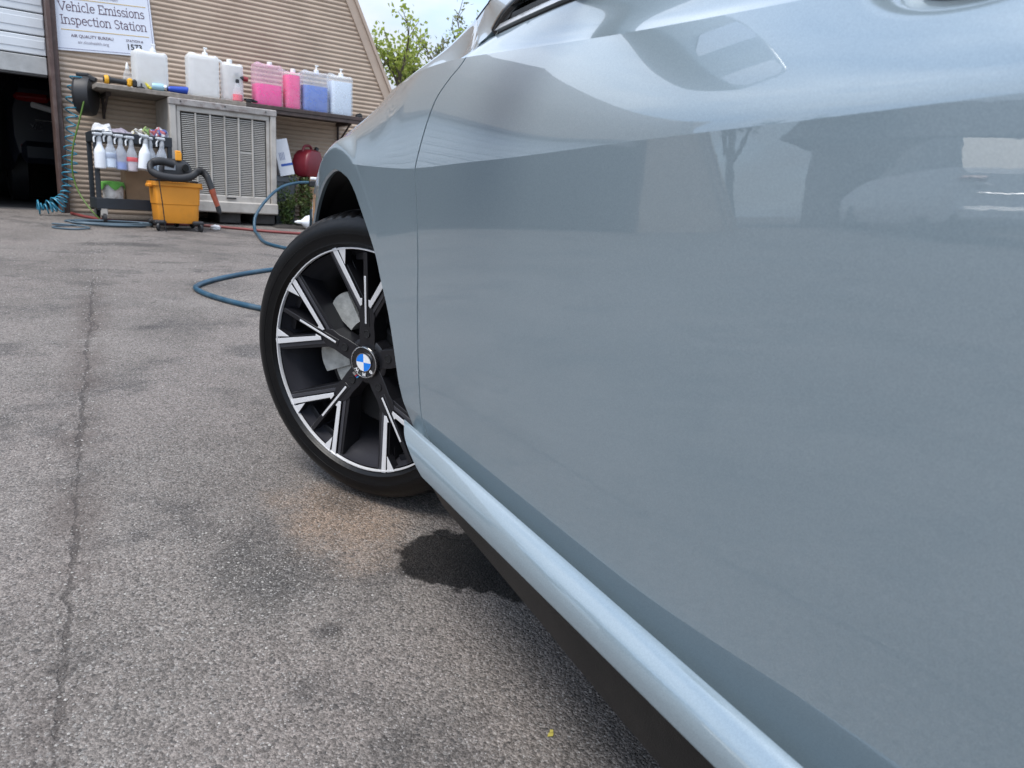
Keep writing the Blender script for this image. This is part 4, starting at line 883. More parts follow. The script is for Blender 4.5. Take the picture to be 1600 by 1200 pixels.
def Xs(y, z, top='D', flare=True):
    k1x, k1z, k4x, k4z, k6x, k6z = K1x(y), K1z(y), K4x(y), K4z(y), K6x(y), K6z(y)
    k7x, k7z = (KDx(y), KDz(y)) if top == 'D' else (KFx(y), KFz(y))
    if z < k1z: return Xs(y, k1z, top, flare) + (k1z-z)*.22
    elif z < k4z: x = herm(z, k1z, k4z, k1x, k4x, -.07, .0)
    elif z < k6z: x = herm(z, k4z, k6z, k4x, k6x, .12, .60)
    else:
        s_ = (k7x-k6x)/max(.012, k7z-k6z); x = herm(z, k6z, max(k7z, k6z+.012), k6x, k7x, 1.05 if s_ < 1.3 else 1.5, s_)
        if top == 'F':
            wl = max(0., min(1., (1.44-y)/.22)); wl = wl*wl*(3-2*wl)
            if wl > 0:
                zl_ = k6z+.012; xl_ = k6x+.62*(k7x-k6x); hz = max(.012, k7z-zl_)
                xa = k6x+(xl_-k6x)*((z-k6z)/.012)**.8 if z < zl_ else herm(z, zl_, zl_+hz, xl_, k7x, .9, (k7x-xl_)/hz*.8)
                x = x*(1-wl)+xa*wl
    if top == 'F' and flare:
        d = math.sqrt(((AC-np.array((y, z)))**2).sum(1).min()); e = max(0., d-bandw(y))
        xf = lipx(y)+e*.12+e*e*40; k = .002; hh = max(0., min(1., .5+.5*(xf-x)/k)); x = xf*(1-hh)+x*hh-k*hh*(1-hh)
    if top == 'D':
        e = ((y-.335)/.092)**2+((z-.947)/.046)**2
        if e < 1: x += .036*(1-e)**2*(1+2*e)**.5
    return x
yshut = pchip({.285:1.035,.322:1.060,.36:1.084,.411:1.094,.50:1.106,.62:1.12,.72:1.143,.758:1.153,.795:1.148,.83:1.143,.86:1.138,.89:1.118,.915:1.10,.94:1.100,.955:1.099,1.0:1.09})
def paint_material():
    M = bpy.data.materials.new('car_paint'); M.use_nodes = True; t = M.node_tree; b = t.nodes['Principled BSDF']; tc = N(t, 'ShaderNodeTexCoord')
    b.inputs['Base Color'].default_value = (.250, .314, .350, 1); b.inputs['Metallic'].default_value = .36; b.inputs['Roughness'].default_value = .31
    b.inputs['Coat Weight'].default_value = 1.0; b.inputs['Coat Roughness'].default_value = .012; b.inputs['Coat IOR'].default_value = 1.8
    v = N(t, 'ShaderNodeTexVoronoi'); v.inputs['Scale'].default_value = 1400; L(t, tc.outputs['Object'], v.inputs['Vector'])       # metal flake
    s_ = N(t, 'ShaderNodeSeparateColor'); L(t, v.outputs['Color'], s_.inputs[0]); mr = N(t, 'ShaderNodeMapRange'); mr.inputs[3].default_value = .9; mr.inputs[4].default_value = 1.1
    L(t, s_.outputs[0], mr.inputs[0]); x = N(t, 'ShaderNodeMix', data_type='RGBA', blend_type='MULTIPLY'); x.inputs[0].default_value = 1; x.inputs[6].default_value = (.250,.314,.350,1); L(t, mr.outputs[0], x.inputs[7])
    # dust specks and dried water marks
    n = N(t, 'ShaderNodeTexNoise'); n.inputs['Scale'].default_value = 3; n.inputs['Detail'].default_value = 8; n.inputs['Roughness'].default_value = .7; L(t, tc.outputs['Object'], n.inputs['Vector'])
    v2 = N(t, 'ShaderNodeTexVoronoi'); v2.inputs['Scale'].default_value = 55; L(t, tc.outputs['Object'], v2.inputs['Vector'])
    a = N(t, 'ShaderNodeMapRange'); a.inputs[1].default_value = .09; a.inputs[2].default_value = .05; L(t, v2.outputs['Distance'], a.inputs[0])
    a2 = N(t, 'ShaderNodeMapRange'); a2.inputs[1].default_value = .55; a2.inputs[2].default_value = .7; a2.inputs[4].default_value = .55; L(t, n.outputs[0], a2.inputs[0])
    ml = N(t, 'ShaderNodeMath', operation='MULTIPLY'); L(t, a.outputs[0], ml.inputs[0]); L(t, a2.outputs[0], ml.inputs[1])
    y = N(t, 'ShaderNodeMix', data_type='RGBA'); L(t, ml.outputs[0], y.inputs[0]); L(t, x.outputs[2], y.inputs[6]); y.inputs[7].default_value = (.4,.42,.43,1)
    L(t, y.outputs[2], b.inputs['Base Color'])
    cr = N(t, 'ShaderNodeMapRange'); cr.inputs[1].default_value = .4; cr.inputs[2].default_value = .75; cr.inputs[3].default_value = .004; cr.inputs[4].default_value = .02; L(t, n.outputs[0], cr.inputs[0]); L(t, cr.outputs[0], b.inputs['Coat Roughness'])
    n3 = N(t, 'ShaderNodeTexNoise'); n3.inputs['Scale'].default_value = 130; n3.inputs['Detail'].default_value = 2; L(t, tc.outputs['Object'], n3.inputs['Vector'])
    bp = N(t, 'ShaderNodeBump'); bp.inputs['Strength'].default_value = .005; bp.inputs['Distance'].default_value = .002; L(t, n3.outputs[0], bp.inputs['Height']); L(t, bp.outputs[0], b.inputs['Coat Normal'])
    return M
m_paint = paint_material(); m_rub = MATS['black_rubber']; m_gloss = mat('gloss_black', (.012,.012,.013), .12, coat=.5)
m_skirt = mat('skirt_black', (.010,.0095,.009), .5, bump=.3, bscale=500, spec=.35, dirt=(.035,.03,.026), dscale=5, damt=.5)
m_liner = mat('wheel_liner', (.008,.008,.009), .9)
def mirrored(G): return [[(2*CAR_XC-p[0], p[1], p[2]) for p in r_] for r_ in G]
CR = []
def panel(name, G, flange=(1,1,1,1), mats=None, both=True):
    """a body panel: outer skin plus edges folded 18 mm inwards"""
    for side in ((0,1) if both else (0,)):
        H = mirrored(G) if side else G; sx = -1 if side else 1; mb = MB(); cuts = [0]+list(CR)+[len(H)-1]
        for i0, i1 in zip(cuts[:-1], cuts[1:]): mb.grid(H[i0:i1+1])
        for k, (e, on) in enumerate(zip((H[0], H[-1], [r_[0] for r_ in H], [r_[-1] for r_ in H]), flange)):
            if on: mb.grid([e, [(p[0]+sx*.003, p[1], p[2]) for p in e], [(p[0]+sx*.022, p[1], p[2]) for p in e]])
        o = mb.build(name, mats or m_paint, car, 34)
        o2 = o if side == 0 else None
        if side == 0: first = o
    CR.clear()
    return first
def seg(a, b_, n): return [a+(b_-a)*i/n for i in range(n)]
# doors and rear quarter: rows follow the creases
def skin(y0f, y1f, ncol, top, zlow=None):
    rows = [('t', v) for v in seg(0,1,5)] + [('l', v) for v in seg(0,1,34)] + [('s', v) for v in seg(0,1,22)] + [('u', v) for v in seg(0,1.0001,22)] + [('u', 1.0)]
    if zlow: rows = [('k', v) for v in seg(0,1,5)] + [r_ for r_ in rows if r_[0] != 't']
    G = []
    for kind, v in rows:
        row = []
        zn = {'k': .30+.057*v, 't': .30+.057*v, 'l': .357+.40*v, 's': .757+.165*v, 'u': .922+.035*v}[kind]
        for c in range(ncol+1):
            y = y0f(zn)+(y1f(zn)-y0f(zn))*c/ncol
            k1, k4, k6 = K1z(y), K4z(y), K6z(y); k7 = KDz(y) if top == 'D' else max(KFz(y), k6+.012)
            zl = max(zlow(y), k1) if zlow else k1
            if kind == 'k': z = min(zlow(y), zl)+(zl-min(zlow(y), zl))*v if zlow(y) < k1 else zl-1e-5*(1-v)
            elif kind == 't': z = k1-(k1-.292)*(1-v)
            elif kind == 'l': z = zl+(k4-zl)*v
            elif kind == 's': z = k4+(k6-k4)*v
            else: z = k6+(k7-k6)*v
            row.append((Xs(y, z, top), y, z))
        G.append(row)
    CR.clear(); kinds = [r_[0] for r_ in rows]
    CR.extend([i for i in range(1, len(kinds)) if kinds[i] != kinds[i-1]])
    return G
DREAR = .118
frontdoor = panel('front_door', skin(lambda z: DREAR+.0022, lambda z: yshut(z)-.0022, 150, 'D'))
panel('rear_door', skin(lambda z: -.86, lambda z: DREAR-.0022, 60, 'D'))
RW = 1.504-2.67
def rzl(y):
    e = .375**2-(y-RW)**2; return max(K1z(y)-.03, .335+math.sqrt(e)) if e > 0 else K1z(y)-.03
panel('rear_quarter', skin(lambda z: -2.3, lambda z: -.8645, 110, 'D', rzl))
panel('front_fender', skin(lambda z: yshut(z)+.0022, lambda z: 2.2, 190, 'F', zarch), (0,1,1,1))
# arch return lip and wheel-house liners
for side in (0, 1):
    f_ = (lambda x: x) if not side else (lambda x: 2*CAR_XC-x)
    mb = MB(); A_ = [(y_, zarch(y_)) for y_ in np.linspace(1.12, 1.86, 110)]
    mb.grid([[(f_(Xs(y_, z_+.001, 'F')+d), y_+ (.004 if y_ < 1.5 else -.004)*(d > .001), z_-(.003 if d > .001 else 0)) for y_, z_ in A_] for d in (0, .003, .010)]); mb.build('arch_lip', m_paint, car, 40)
    mb = MB(); G = []
    for y_ in np.linspace(1.135, 1.86, 80):
        z_ = zarch(y_); a = math.atan2(z_-.335, y_-1.49); q_ = (1.49+.398*math.cos(a), .335+.398*math.sin(a)*.98)
        G.append([(f_(Xs(y_, z_+.001, 'F')+.0085), y_+(.004 if y_ < 1.5 else -.004), z_-.003), (f_(.527), q_[0], q_[1])])
    mb.grid(G); mb.build('arch_apron', m_liner, car, 60)
    for wy, nm in ((1.49, 'wheel_house'), (RW, 'wheel_house')):
        mb = MB(); G = []
        for k in range(25):
            a = -.25+(PI+.5)*k/24
            cz_ = .335 if wy > 0 else .335; rr_ = .398 if wy > 0 else .40
            G.append([(f_(x_), wy+rr_*math.cos(a), cz_+rr_*math.sin(a)*(.98 if wy > 0 else .93)) for x_ in (.525, .60, .88)])
        mb.grid(G); mb.add([G[k][2] for k in range(25)], [tuple(range(25))]); mb.build(nm, m_liner, car, 60)
# side skirt: painted upper part, black lower edge
ps = smoothpath([(.505,0,.322),(.4855,0,.3362),(.4675,0,.3235),(.4600,0,.3085),(.4590,0,.2925)], 5)
skp = [(.545,.272),(.512,.302)] + [(p.x, p.z) for p in ps[5:]]
yend = [1.11,1.12] + list(np.interp(np.linspace(0,1,len(ps)-5), [0,.33,.7,1], [1.132,1.085,1.03,.985]))
cols = np.concatenate([np.linspace(0,.9,30), np.linspace(.92,1,10)])
zb = pchip({-1.0:.200,0:.206,.42:.218,.7:.240,.95:.259,1.1:.27})
G = []
for ri, ((x, z), ye) in enumerate(zip(skp, yend)):
    dz_ = (.0, .0, .022, .016, .01, .006)[min(ri, 5)]
    row = [(x, -.80+(ye+.80)*s_, z) for s_ in cols]; row += [(x+.006, ye+.004, z-dz_*.35), (x+.04, ye+.002, z-dz_*2)]; G.append(row)
panel('side_skirt', G, (0,0,0,0))
G = []
for k, u in enumerate((0, .12, .4, .7, 1.0, 1.15)):
    row = []; ye = .975+(.945-.975)*min(u,1)
    for s_ in cols:
        y = -.80+(ye+.80)*s_; z = .2935+(zb(y)-.2935)*min(u,1); x = (.4588+.004*(u > 0))+.0165*min(u,1)
        if u > 1: x += .09; z -= .004
        row.append((x, y, z))
    row += [(row[-1][0]+.008, ye+.012, row[-1][2]+.002), (row[-1][0]+.05, ye+.012, row[-1][2]+.004)]; G.append(row)
panel('lower_skirt', G, (0,0,0,0), m_skirt)
# dark structure behind the gaps, under the body and around the engine
mb = MB()
mb.box((CAR_XC, -.55, .50), (1.63, 3.0, .56)); mb.box((CAR_XC, 1.45, .50), (.98, 1.4, .56)); mb.box((CAR_XC, -1.9, .55), (1.2, .8, .5))
mb.box((.549, 1.10, .54), (.025, .11, .50)); mb.box((2*CAR_XC-.549, 1.10, .54), (.025, .11, .50)); mb.box((.553, .118, .55), (.02, .06, .5)); mb.box((.62, 1.06, .83), (.05, .12, .14)); mb.box((CAR_XC, .97, .60), (1.62, .10, .60))
mb.build('underbody', m_liner, car, 0)
# bonnet
G = []
for y in np.linspace(1.262, 2.245, 60):
    row = []; x0, z0 = KFx(y)+.008, max(KFz(y), K6z(y)+.012)+.003
    crown = .052*min(1, (2.35-y)/.6)
    for u in np.concatenate([np.linspace(0,.1,18), np.linspace(.12,.88,20), np.linspace(.9,1,18)]):
        x = x0+(2*CAR_XC-2*x0)*u; v = abs(2*u-1); e_ = min(x-x0, 2*CAR_XC-x0-x); row.append((x, y, z0+crown*.35*(1-v**2.6)+.036*(1-math.exp(-e_/.014))))
    G.append(row)
panel('bonnet', G, (1,1,1,1), both=False)
for side in (0, 1):
    f_ = (lambda x: x) if not side else (lambda x: 2*CAR_XC-x)
    mb = MB(); mb.grid([[(f_(KFx(y)+dx), y, max(KFz(y), K6z(y)+.012)+dz) for dx, dz in ((-.004,-.016),(.004,-.007),(.014,-.008))] for y in np.linspace(1.255, 2.2, 50)]); mb.build('bonnet_seal', m_rub, car, 60)
# front bumper: closes the nose below the bonnet line
G = []
prof = [(u, (1-abs(2*u-1)**3.2)) for u in np.linspace(0, 1, 40)]
for z, d, w_ in ((.22,.0,.0),(.30,.06,.0),(.45,.09,.0),(.58,.085,.0),(.66,.05,.0),(.70,.012,0)):
    G.append([(.78+(2*CAR_XC-1.56)*u, 2.03+(.22+d)*f_**.8, z) for u, f_ in prof])
mb = MB(); mb.grid(G); mb.build('front_bumper', m_paint, car, 40)
G = [[(f_(x), y, z) for z in (.25,.35,.5,.62)] for f_ in (lambda x: x,) for x, y in ((.515,1.862),(.53,1.92),(.58,2.0),(.67,2.07),(.82,2.12))]
panel('bumper_corner', G, (0,0,0,0))
mb = MB()
for k in range(2): mb.box((CAR_XC+(-.2 if k else .2), 2.335, .56), (.34, .03, .20), b=.03)
mb.build('grille', m_gloss, car)
for s_ in (-1, 1):
    mb = MB(); mb.box((CAR_XC+s_*.58, 2.235, .63), (.34, .10, .09), rot=(0,0,-s_*.35), b=.03); mb.build('headlight', m_chr, car)
# A-pillar, roof, glass
PL = [(.556,1.104,.948),(.570,1.087,.968),(.580,1.046,1.006),(.625,.90,1.085),(.69,.65,1.20),(.76,.38,1.30),(.83,.05,1.375)]     # door side
PR = [(.627,1.258,1.010),(.619,1.205,1.026),(.614,1.165,1.036),(.650,1.03,1.110),(.715,.78,1.222),(.79,.50,1.325),(.87,.18,1.40)]       # windscreen side
G = []
A1 = smoothpath(PL, 6); A2 = smoothpath(PR, 6)
for p, q in zip(A1, A2):
    row = []
    for u in np.linspace(0, 1, 7):
        r_ = p.lerp(q, u); bl = .0015*math.sin(PI*u); row.append((r_.x-bl*.75, r_.y, r_.z+bl*.6))
    G.append(row)
panel('pillar', G, (0,0,1,1))
for side in (0, 1):
    f_ = (lambda x: x) if not side else (lambda x: 2*CAR_XC-x)
    mb = MB(); mb.tube([(f_(p.x+.004), p.y+.002, p.z+.001) for p in A2], .0042, 6); mb.build('windscreen_seal', m_rub, car, 60)
m_glass = bpy.data.materials.new('tinted_glass'); m_glass.use_nodes = True; tt = m_glass.node_tree; bb = tt.nodes['Principled BSDF']; bb.inputs['Base Color'].default_value = (.012,.013,.013,1); bb.inputs['Roughness'].default_value = .02
tp = N(tt, 'ShaderNodeBsdfTransparent'); tp.inputs[0].default_value = (.35,.38,.37,1); mxs = N(tt, 'ShaderNodeMixShader'); fr = N(tt, 'ShaderNodeFresnel'); fr.inputs[0].default_value = 1.5
mr = N(tt, 'ShaderNodeMapRange'); mr.inputs[3].default_value = .12; mr.inputs[4].default_value = 1; L(tt, fr.outputs[0], mr.inputs[0]); L(tt, mr.outputs[0], mxs.inputs[0]); L(tt, tp.outputs[0], mxs.inputs[1]); L(tt, bb.outputs[0], mxs.inputs[2]); L(tt, mxs.outputs[0], tt.nodes['Material Output'].inputs[0])
roofL = [(.83,.05,1.375),(.85,-.4,1.40),(.86,-.8,1.37),(.87,-1.15,1.28),(.80,-1.5,1.10)]
topL = smoothpath(PL[2:]+roofL[1:], 6)
def belt(y): return (KDx(y)+.018, y, KDz(y)+.028)
G = []
for p in topL:
    y = p.y; yb = min(y+.012, 1.03); b0 = Vector(belt(yb)); q = Vector((p.x+.012, p.y-.012, p.z-.012))
    if q.z < b0.z+.004: q = b0+Vector((.002,0,.004))
    G.append([tuple(b0.lerp(q, u)+Vector((-.022*math.sin(PI*u),0,0))) for u in np.linspace(0,1,7)])
panel('side_window', G, (0,0,0,0), m_glass)
# belt trim: black weather strip with gloss rail, and frame along the pillar
mb = MB(); yy = np.linspace(-1.4, 1.075, 60)
for side in (0, 1):
    f_ = (lambda x: x) if not side else (lambda x: 2*CAR_XC-x); mb = MB()
    mb.grid([[(f_(KDx(y)+dx), y, KDz(y)+dz) for dx, dz in ((.006,-.004),(.003,.001),(.004,.005))] for y in yy]); mb.build('belt_seal', m_rub, car, 50)
    mb = MB(); mb.grid([[(f_(KDx(y)+dx), y, KDz(y)+dz) for dx, dz in ((.005,.005),(-.001,.007),(.002,.0145),(.008,.018),(.012,.0185))] for y in yy]); mb.build('belt_trim', mat('satin_trim', (.55,.56,.57), .25, metal=.6), car, 50)
    mb = MB(); mb.grid([[(f_(KDx(y)+dx), y, KDz(y)+dz) for dx, dz in ((.010,.0185),(.009,.026),(.016,.031))] for y in yy]); mb.build('window_seal', m_gloss, car, 50)
    mb = MB(); P = [(f_(p.x+.004), p.y-.006, p.z-.002) for p in smoothpath(PL[1:]+roofL[1:4], 6)]; mb.tube(P, .010, 8); mb.build('window_frame', m_gloss, car, 60)
    mb = MB(); b0 = belt(.99); a0 = belt(1.07); mb.add([(f_(a0[0]-.002),a0[1],a0[2]),(f_(b0[0]-.002),b0[1],b0[2]),(f_(.592),.985,1.032)],[(0,1,2)]); mb.build('corner_cover', m_gloss, car, 0)
G = []
for q in smoothpath(PR, 5): 
    G.append([(q.x+.004+(2*CAR_XC-2*q.x-.008)*u, q.y-.004+.10*(1-(2*u-1)**2), q.z-.004+.02*(1-(2*u-1)**2)) for u in np.linspace(0,1,20)])
mb = MB(); mb.grid(G); mb.build('windscreen', m_glass, car, 60)
G = []
for p in smoothpath([(.87,.18,1.40)]+[(r_[0],r_[1],r_[2]) for r_ in roofL[1:]]+[(.78,-1.75,1.03),(.80,-2.25,1.0)], 6):
    G.append([(p.x+(2*CAR_XC-2*p.x)*u, p.y+.03*(1-(2*u-1)**2), p.z+.035*(1-(2*u-1)**2)) for u in np.linspace(0,1,18)])
mb = MB(); mb.grid(G); mb.build('roof', m_paint, car, 60)
mb = MB(); mb.grid([[(.66+(2*CAR_XC-1.32)*u, -2.22-.20*(1-abs(2*u-1)**3), z) for u in np.linspace(0,1,20)] for z in (.28,.45,.70,1.0)]); mb.build('rear_bumper', m_paint, car, 50)
mb = MB(); mb.grid([[(.62+(2*CAR_XC-1.24)*u, y, 1.005) for u in (0,1)] for y in (-2.25,-1.2)]); mb.build('boot_lid', m_paint, car, 0)
mb = MB(); mb.box((CAR_XC-.38,.05,.75),(.5,.5,.35),b=.08); mb.box((CAR_XC-.38,-.25,1.0),(.48,.16,.6),rot=(R(-18),0,0),b=.06); mb.box((CAR_XC+.38,.05,.75),(.5,.5,.35),b=.08); mb.box((CAR_XC+.38,-.25,1.0),(.48,.16,.6),rot=(R(-18),0,0),b=.06); mb.build('seat', m_liner, car)
mb = MB(); mb.box((CAR_XC,.92,.86),(1.45,.35,.16),b=.05); mb.build('dashboard', m_liner, car)
# door handle in its recess
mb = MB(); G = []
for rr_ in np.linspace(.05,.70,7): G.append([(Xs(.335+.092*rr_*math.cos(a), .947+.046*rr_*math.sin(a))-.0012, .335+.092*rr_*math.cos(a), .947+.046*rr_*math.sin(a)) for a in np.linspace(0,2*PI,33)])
mb.grid(G); mb.build('recess_shade_patch', m_liner, car, 60)  # black patch over the recess skin, stands in for the shade inside it
mb = MB(); hp = smoothpath([(.556,.432,.958),(.540,.425,.962),(.530,.39,.964),(.529,.33,.966),(.532,.27,.968),(.542,.243,.969),(.556,.238,.968)], 6)
mb.tube(hp, .0125, 10); o = mb.build('door_handle', m_paint, car, 60)
# wing mirrors
for side in (0, 1):
    f_ = (lambda x: x) if not side else (lambda x: 2*CAR_XC-x); mb = MB(); G = []
    MS = ((.296,.004,.004,.94,1.130),(.300,.030,.030,.938,1.130),(.312,.055,.052,.936,1.130),(.345,.075,.070,.94,1.128),(.41,.082,.074,.94,1.122),(.47,.074,.064,.94,1.105),(.51,.052,.044,.945,1.070),(.545,.040,.026,.955,1.022),(.58,.046,.018,.965,.995))
    FI = [pchip({q[0]: q[i_] for q in MS}) for i_ in range(1, 5)]
    for x in np.concatenate([np.linspace(.296,.32,8), np.linspace(.327,.58,26)]):
        sy, sz, cy_, cz_ = [fi(x) for fi in FI]
        row = []
        for j in range(49):
            a = 2*PI*j/48; ca, sa = math.cos(a), math.sin(a); py = sy*math.copysign(abs(ca)**.75, ca); py = max(py, -.62*sy) ; row.append((f_(x), cy_-.10+py, cz_+.012+sz*math.copysign(abs(sa)**.8, sa)))
        G.append(row)
    mb.grid(G); mb.add(G[0][:-1], [tuple(range(48))]); mo = mb.build('wing_mirror', m_paint, car, 50)
    mb = MB(); mb.prism([(f_(.325),1.045),(f_(.345),1.028),(f_(.45),1.022),(f_(.475),1.04),(f_(.475),1.105),(f_(.45),1.128),(f_(.345),1.135),(f_(.325),1.115)], -.792, -.7905, Matrix(((1,0,0,0),(0,0,-1,0),(0,1,0,.055),(0,0,0,1)))); mb.build('mirror_glass', m_chr, mo, 0)
# ---- wheels
m_tyre = mat('tyre_rubber', (.0028,.0028,.0032), .38, var=.3, vscale=30, bump=.2, bscale=90, spec=.28)
m_rim = mat('rim_black', (.010,.010,.0125), .34, spec=.5); m_pol = mat('machined_alloy', (.78,.78,.79), .34, metal=.35); m_disc = mat('brake_disc', (.05,.05,.052), .4, metal=.7)
m_cal = mat('caliper_alloy', (.46,.46,.43), .55, metal=.2, var=.35, vscale=45, bump=.6, bscale=220); m_eb = mat('emblem_blue', (.003,.20,.74), .25, coat=.5); m_ew = mat('emblem_white', (.8,.8,.8), .25, coat=.5); m_es = mat('emblem_silver', (.7,.7,.71), .2, metal=1)
wh = bpy.data.objects.new('wheel', None); COL.objects.link(wh); wh.parent = car; wh['label'] = 'black and silver five arm alloy wheel steered outwards'
Wf = Vector((-0.5182783,0.85521203,0.)); Wa = Vector((-0.85443471,-0.51780722,-0.04262646)); Wu = Vector((-0.03645466,-0.02209237,0.99909108))
def wmat(c, fw_, up_, ax):
    M = Matrix.Identity(4)
    for i in range(3): M[i][0], M[i][1], M[i][2], M[i][3] = -fw_[i], up_[i], ax[i], c[i]
    return M
# tyre with grooved tread
prof = [(.2490,-.012),(.2515,-.002),(.2575,.003),(.2600,.0065),(.2640,.0055),(.2740,.0085),(.2790,.0090),(.2793,.0098),(.2812,.0098),(.2815,.0094),(.2860,.0095),(.2950,.0075),(.3040,.0025),(.3100,-.004),(.3115,-.0045),(.3165,-.012),(.3215,-.023),(.3245,-.036),(.3262,-.049),(.3200,-.050),(.3200,-.058),(.3275,-.059),(.3283,-.083),(.3210,-.084),(.3210,-.095),(.3285,-.096),(.3285,-.128),(.3210,-.129),(.3210,-.140),(.3283,-.141),(.3275,-.165),(.3200,-.166),(.3200,-.174),(.3262,-.175),(.3215,-.201),(.3115,-.219),(.2950,-.2315),(.2740,-.2325),(.2575,-.227),(.2490,-.212)]
mb = MB(); NT = 288; k = len(prof); vs = []
for j in range(NT):
    a = 2*PI*j/NT
    for i, (r_, z_) in enumerate(prof):
        if j % 4 == 0 and (15 <= i <= 17 or 33 <= i <= 34): r_ -= .0045
        if j % 4 == 0 and i in (22, 26, 29): r_ -= .003
        vs.append((r_*math.cos(a+ (.012 if i < 18 else 0)), r_*math.sin(a+(.012 if i < 18 else 0)), z_))
fs = [(j*k+i, ((j+1)%NT)*k+i, ((j+1)%NT)*k+i+1, j*k+i+1) for j in range(NT) for i in range(k-1)]
mb.add(vs, fs); mb.build('tyre', m_tyre, wh, 38)
mb = MB(); mb.lathe([(.2440,-.0065),(.2425,-.020),(.2330,-.035),(.2240,-.06),(.2200,-.12),(.2330,-.20),(.250,-.214)], 96); mb.build('rim_barrel', mat('barrel_grey', (.030,.030,.036), .32), wh, 40)
mb = MB(); mb.lathe([(.2470,-.0065),(.2474,-.0014),(.2480,.0004),(.2505,.0004),(.2512,-.002),(.2530,-.010)], 120); mb.build('rim_lip', m_pol, wh, 40)
def rot2(P, a): c, s_ = math.cos(a), math.sin(a); return [(x*c-y*s_, x*s_+y*c) for x, y in P]
def spoke():
    mb = MB(); top = lambda p: -.020+.075*max(0., math.hypot(*p)-.04)      # concave face rises to the rim
    top2 = lambda p: top(p)+.0035
    mb.cur = 0
    mb.prism([(-.0215,.026),(.0215,.026),(.0225,.060),(.0205,.088),(.0235,.108),(.012,.135),(-.012,.135),(-.0235,.108),(-.0205,.088),(-.0225,.060)], -.058, lambda p: top(p)-.0005, inset=.05)
    for s_ in (-1, 1):
        q = lambda P: [(s_*x, y) for x, y in (P if s_ > 0 else reversed(P))]
        mb.cur = 0
        mb.prism(q([(.020,.100),(.002,.131),(.010,.1430),(.0730,.2405),(.1010,.2270),(.0975,.2230)]), -.062, lambda p: top(p)-.003, inset=.0)
        mb.prism(q([(.0140,.1240),(.0085,.1280),(.0085,.1430),(.0135,.1420),(.0765,.2420),(.0885,.2360)]), -.045, top2, capmat=1)
        mb.prism(q([(.0185,.1130),(.0150,.1230),(.0895,.2350),(.0960,.2290)]), -.045, lambda p: top(p)-.0012, capmat=2)
        mb.prism(q([(.0525,.2075),(.0495,.2470),(.0715,.2420)]), -.022, lambda p: .0002-.12*max(0,.2420-math.hypot(*p)), capmat=1)
        mb.cur = 0
        mb.prism(q([(.0225,.1500),(.0190,.1500),(.0560,.2180),(.0600,.2150)]), -.062, lambda p: top(p)-.022)
        mb.prism(q([(.010,.2230),(.010,.2425),(.046,.2395),(.046,.2180)]), -.060, lambda p: -.030)
    mb.cur = 0; mb.prism([(-.0085,.082),(.0085,.082),(.0060,.150),(.0050,.2430),(-.0050,.2430),(-.0060,.150)], -.052, lambda p: top(p)+.001)
    mb.cur = 0; mb.prism([(-.0026,.0870),(.0026,.0870),(.0028,.1930),(-.0028,.1930)], -.03, lambda p: top(p)+.0032, capmat=1)
    return mb
sp0 = spoke().build('spoke', [m_rim, m_pol, mat('rim_grey', (.045,.045,.052), .3)], wh, 25); bv = sp0.modifiers.new('bevel', 'BEVEL'); bv.width = .0009; bv.segments = 2; bv.limit_method = 'ANGLE'; bv.angle_limit = R(35)
for kk in range(5):
    o = sp0 if kk == 0 else sp0.copy()
    if kk: COL.objects.link(o)
    o.rotation_euler = (0, 0, R(-1+72*kk))
mb = MB(); mb.lathe([(.054,-.055),(.052,-.024),(.047,-.0205),(.039,-.0205),(.0375,-.0225),(0,-.0225)], 40); mb.build('hub', m_rim, wh, 40)
for kk in range(5):
    a = R(89+72*kk); c_ = (.0635*math.cos(a), .0635*math.sin(a))
    mb = MB(); mb.lathe([(.0,-.0164),(.0064,-.0164),(.0066,-.0160),(.0085,-.0156),(.0092,-.0175)], 18, Matrix.Translation((c_[0],c_[1],0))); mb.build('lug_recess', m_liner, wh, 40)
    a = R(125+72*kk); mb = MB(); mb.lathe([(.013,-.066),(.0155,-.060),(.0165,-.062),(.0165,-.075)], 18, Matrix.Translation((.062*math.cos(a),.062*math.sin(a),0))); mb.build('hub_ring', m_rim, wh, 40)
mb = MB(); mb.lathe([(.0365,-.022),(.0365,-.0125),(.0350,-.0108),(.0335,-.0118),(0,-.0114)], 48); mb.build('centre_cap', m_gloss, wh, 40)
mb = MB(); mb.lathe([(.0352,-.0118),(.0352,-.0098),(.0338,-.0094),(.0330,-.0110)], 48); mb.build('cap_ring', m_es, wh, 40)
EZ = -.0110
for kq in range(4):
    mb = MB(); P = [(0,0)]+[(.0196*math.cos(R(183)+PI/2*kq+PI/2*i/10), .0196*math.sin(R(183)+PI/2*kq+PI/2*i/10)) for i in range(11)]
    mb.prism(P, EZ, EZ+.0012); mb.build('emblem_quarter', m_eb if kq % 2 == 1 else m_ew, wh, 0)
mb = MB(); mb.lathe([(.0196,EZ),(.0196,EZ+.0016),(.0206,EZ+.0016),(.0208,EZ)], 40); mb.build('emblem_ring', m_es, wh, 0)
for ch, an in (('B',135),('M',90),('W',45)):
    a = R(an+183); textmesh(ch, .0115, m_ew, wh, (.0236*math.cos(a), .0236*math.sin(a), EZ+.0004), rot=(0,0,a-PI/2), align='CENTER', bold=.0002)
a = R(233); bd = MB()
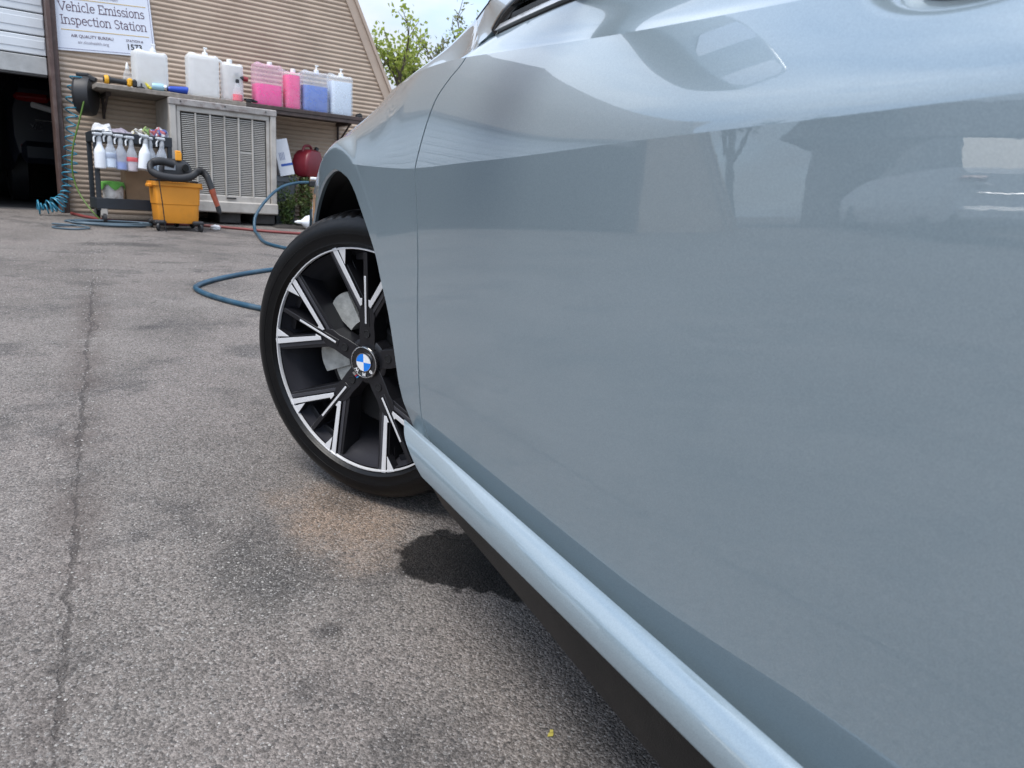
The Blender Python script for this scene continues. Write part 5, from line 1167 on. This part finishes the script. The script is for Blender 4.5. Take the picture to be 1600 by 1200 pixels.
for ci, (off, w_) in enumerate(((-.0075,.0022),(-.005,.0022),(-.0025,.0022),(.0035,.0085))):
    bd = MB(); ca, sa = math.cos(a), math.sin(a); rr_ = .0458; P = rot2([(off-w_/2,rr_-.003),(off+w_/2,rr_-.003),(off+w_/2+.0015,rr_+.003),(off-w_/2+.0015,rr_+.003)], a-PI/2)
    bd.prism(P, -.021, -.0165); bd.build('badge_stripe', (mat('stripe_lightblue',(.05,.35,.65),.3), mat('stripe_navy',(.02,.04,.25),.3), mat('stripe_red',(.7,.03,.03),.3), m_es)[ci], wh, 0)
mb = MB(); mb.lathe([(.070,-.088),(.072,-.082),(.160,-.080),(.162,-.086),(.160,-.100),(.07,-.098)], 64); mb.build('brake_disc', m_disc, wh, 40)
mb = MB()
def arcblock(mb, a0, a1, r0, r1, z0, z1, n=10, bulge=.0):
    P = [(r0*math.cos(R(a0+(a1-a0)*i/n)), r0*math.sin(R(a0+(a1-a0)*i/n))) for i in range(n+1)]+[((r1+bulge*math.sin(PI*i/n))*math.cos(R(a1+(a0-a1)*i/n)), (r1+bulge*math.sin(PI*i/n))*math.sin(R(a1+(a0-a1)*i/n))) for i in range(n+1)]
    mb.prism(P, z0, z1, inset=.06)
arcblock(mb, 122, 147, .088, .165, -.115, -.056, 8, .006); arcblock(mb, 176, 204, .078, .160, -.115, -.054, 8, .006); arcblock(mb, 140, 185, .115, .172, -.115, -.072, 10); arcblock(mb, 203, 216, .085, .135, -.11, -.062, 5)
mb.build('brake_caliper', m_cal, wh, 35)
mb = MB(); arcblock(mb, 40, 58, .13, .17, -.11, -.07, 4); mb.build('sensor_bracket', m_cal, wh, 35)
mb = MB(); mb.lathe([(0,-.06),(.068,-.06),(.074,-.066),(.076,-.10),(0,-.11)], 32); mb.build('hub_carrier', m_disc, wh, 40)
def place(root, M): root.matrix_local = M
w2, w3, w4 = copy_tree(wh, car), copy_tree(wh, car), copy_tree(wh, car)
for o, lb in ((w2,'far front alloy wheel'),(w3,'rear alloy wheel on the camera side'),(w4,'far rear alloy wheel')): o['label'] = lb
place(wh, wmat((.53423,1.50439,.33044), Wf, Wu, Wa))
c2 = Vector((2*CAR_XC-.5342,1.504,.3295)); ax = Vector((.8563,.5165,0)); place(w2, wmat(c2, Vector((.5165,-.8563,0)), Vector((0,0,1)), ax))
place(w3, wmat(Vector((.53,RW,.3295)), Vector((0,1,0)), Vector((0,0,1)), Vector((-1,0,0))))
place(w4, wmat(Vector((2*CAR_XC-.53,RW,.3295)), Vector((0,-1,0)), Vector((0,0,1)), Vector((1,0,0))))
# dead leaf near the skirt
mb = MB(); lf_ = [(-.006,0,.002),(0,.004,.0035),(.007,.001,.003),(.001,-.004,.0025)]; mb.add(lf_, [(0,1,2,3)]); mb.add([(p[0]*.6+.004,p[1]*.8+.003,p[2]+.002) for p in lf_], [(0,1,2,3)])
tag(mb.build('fallen_leaf', mat('yellow_leaf', (.45,.38,.08), .7), loc=(.626,.685,gz(.685)), smooth=0), 'tiny yellow dead leaf on the asphalt by the skirt', 'leaf')
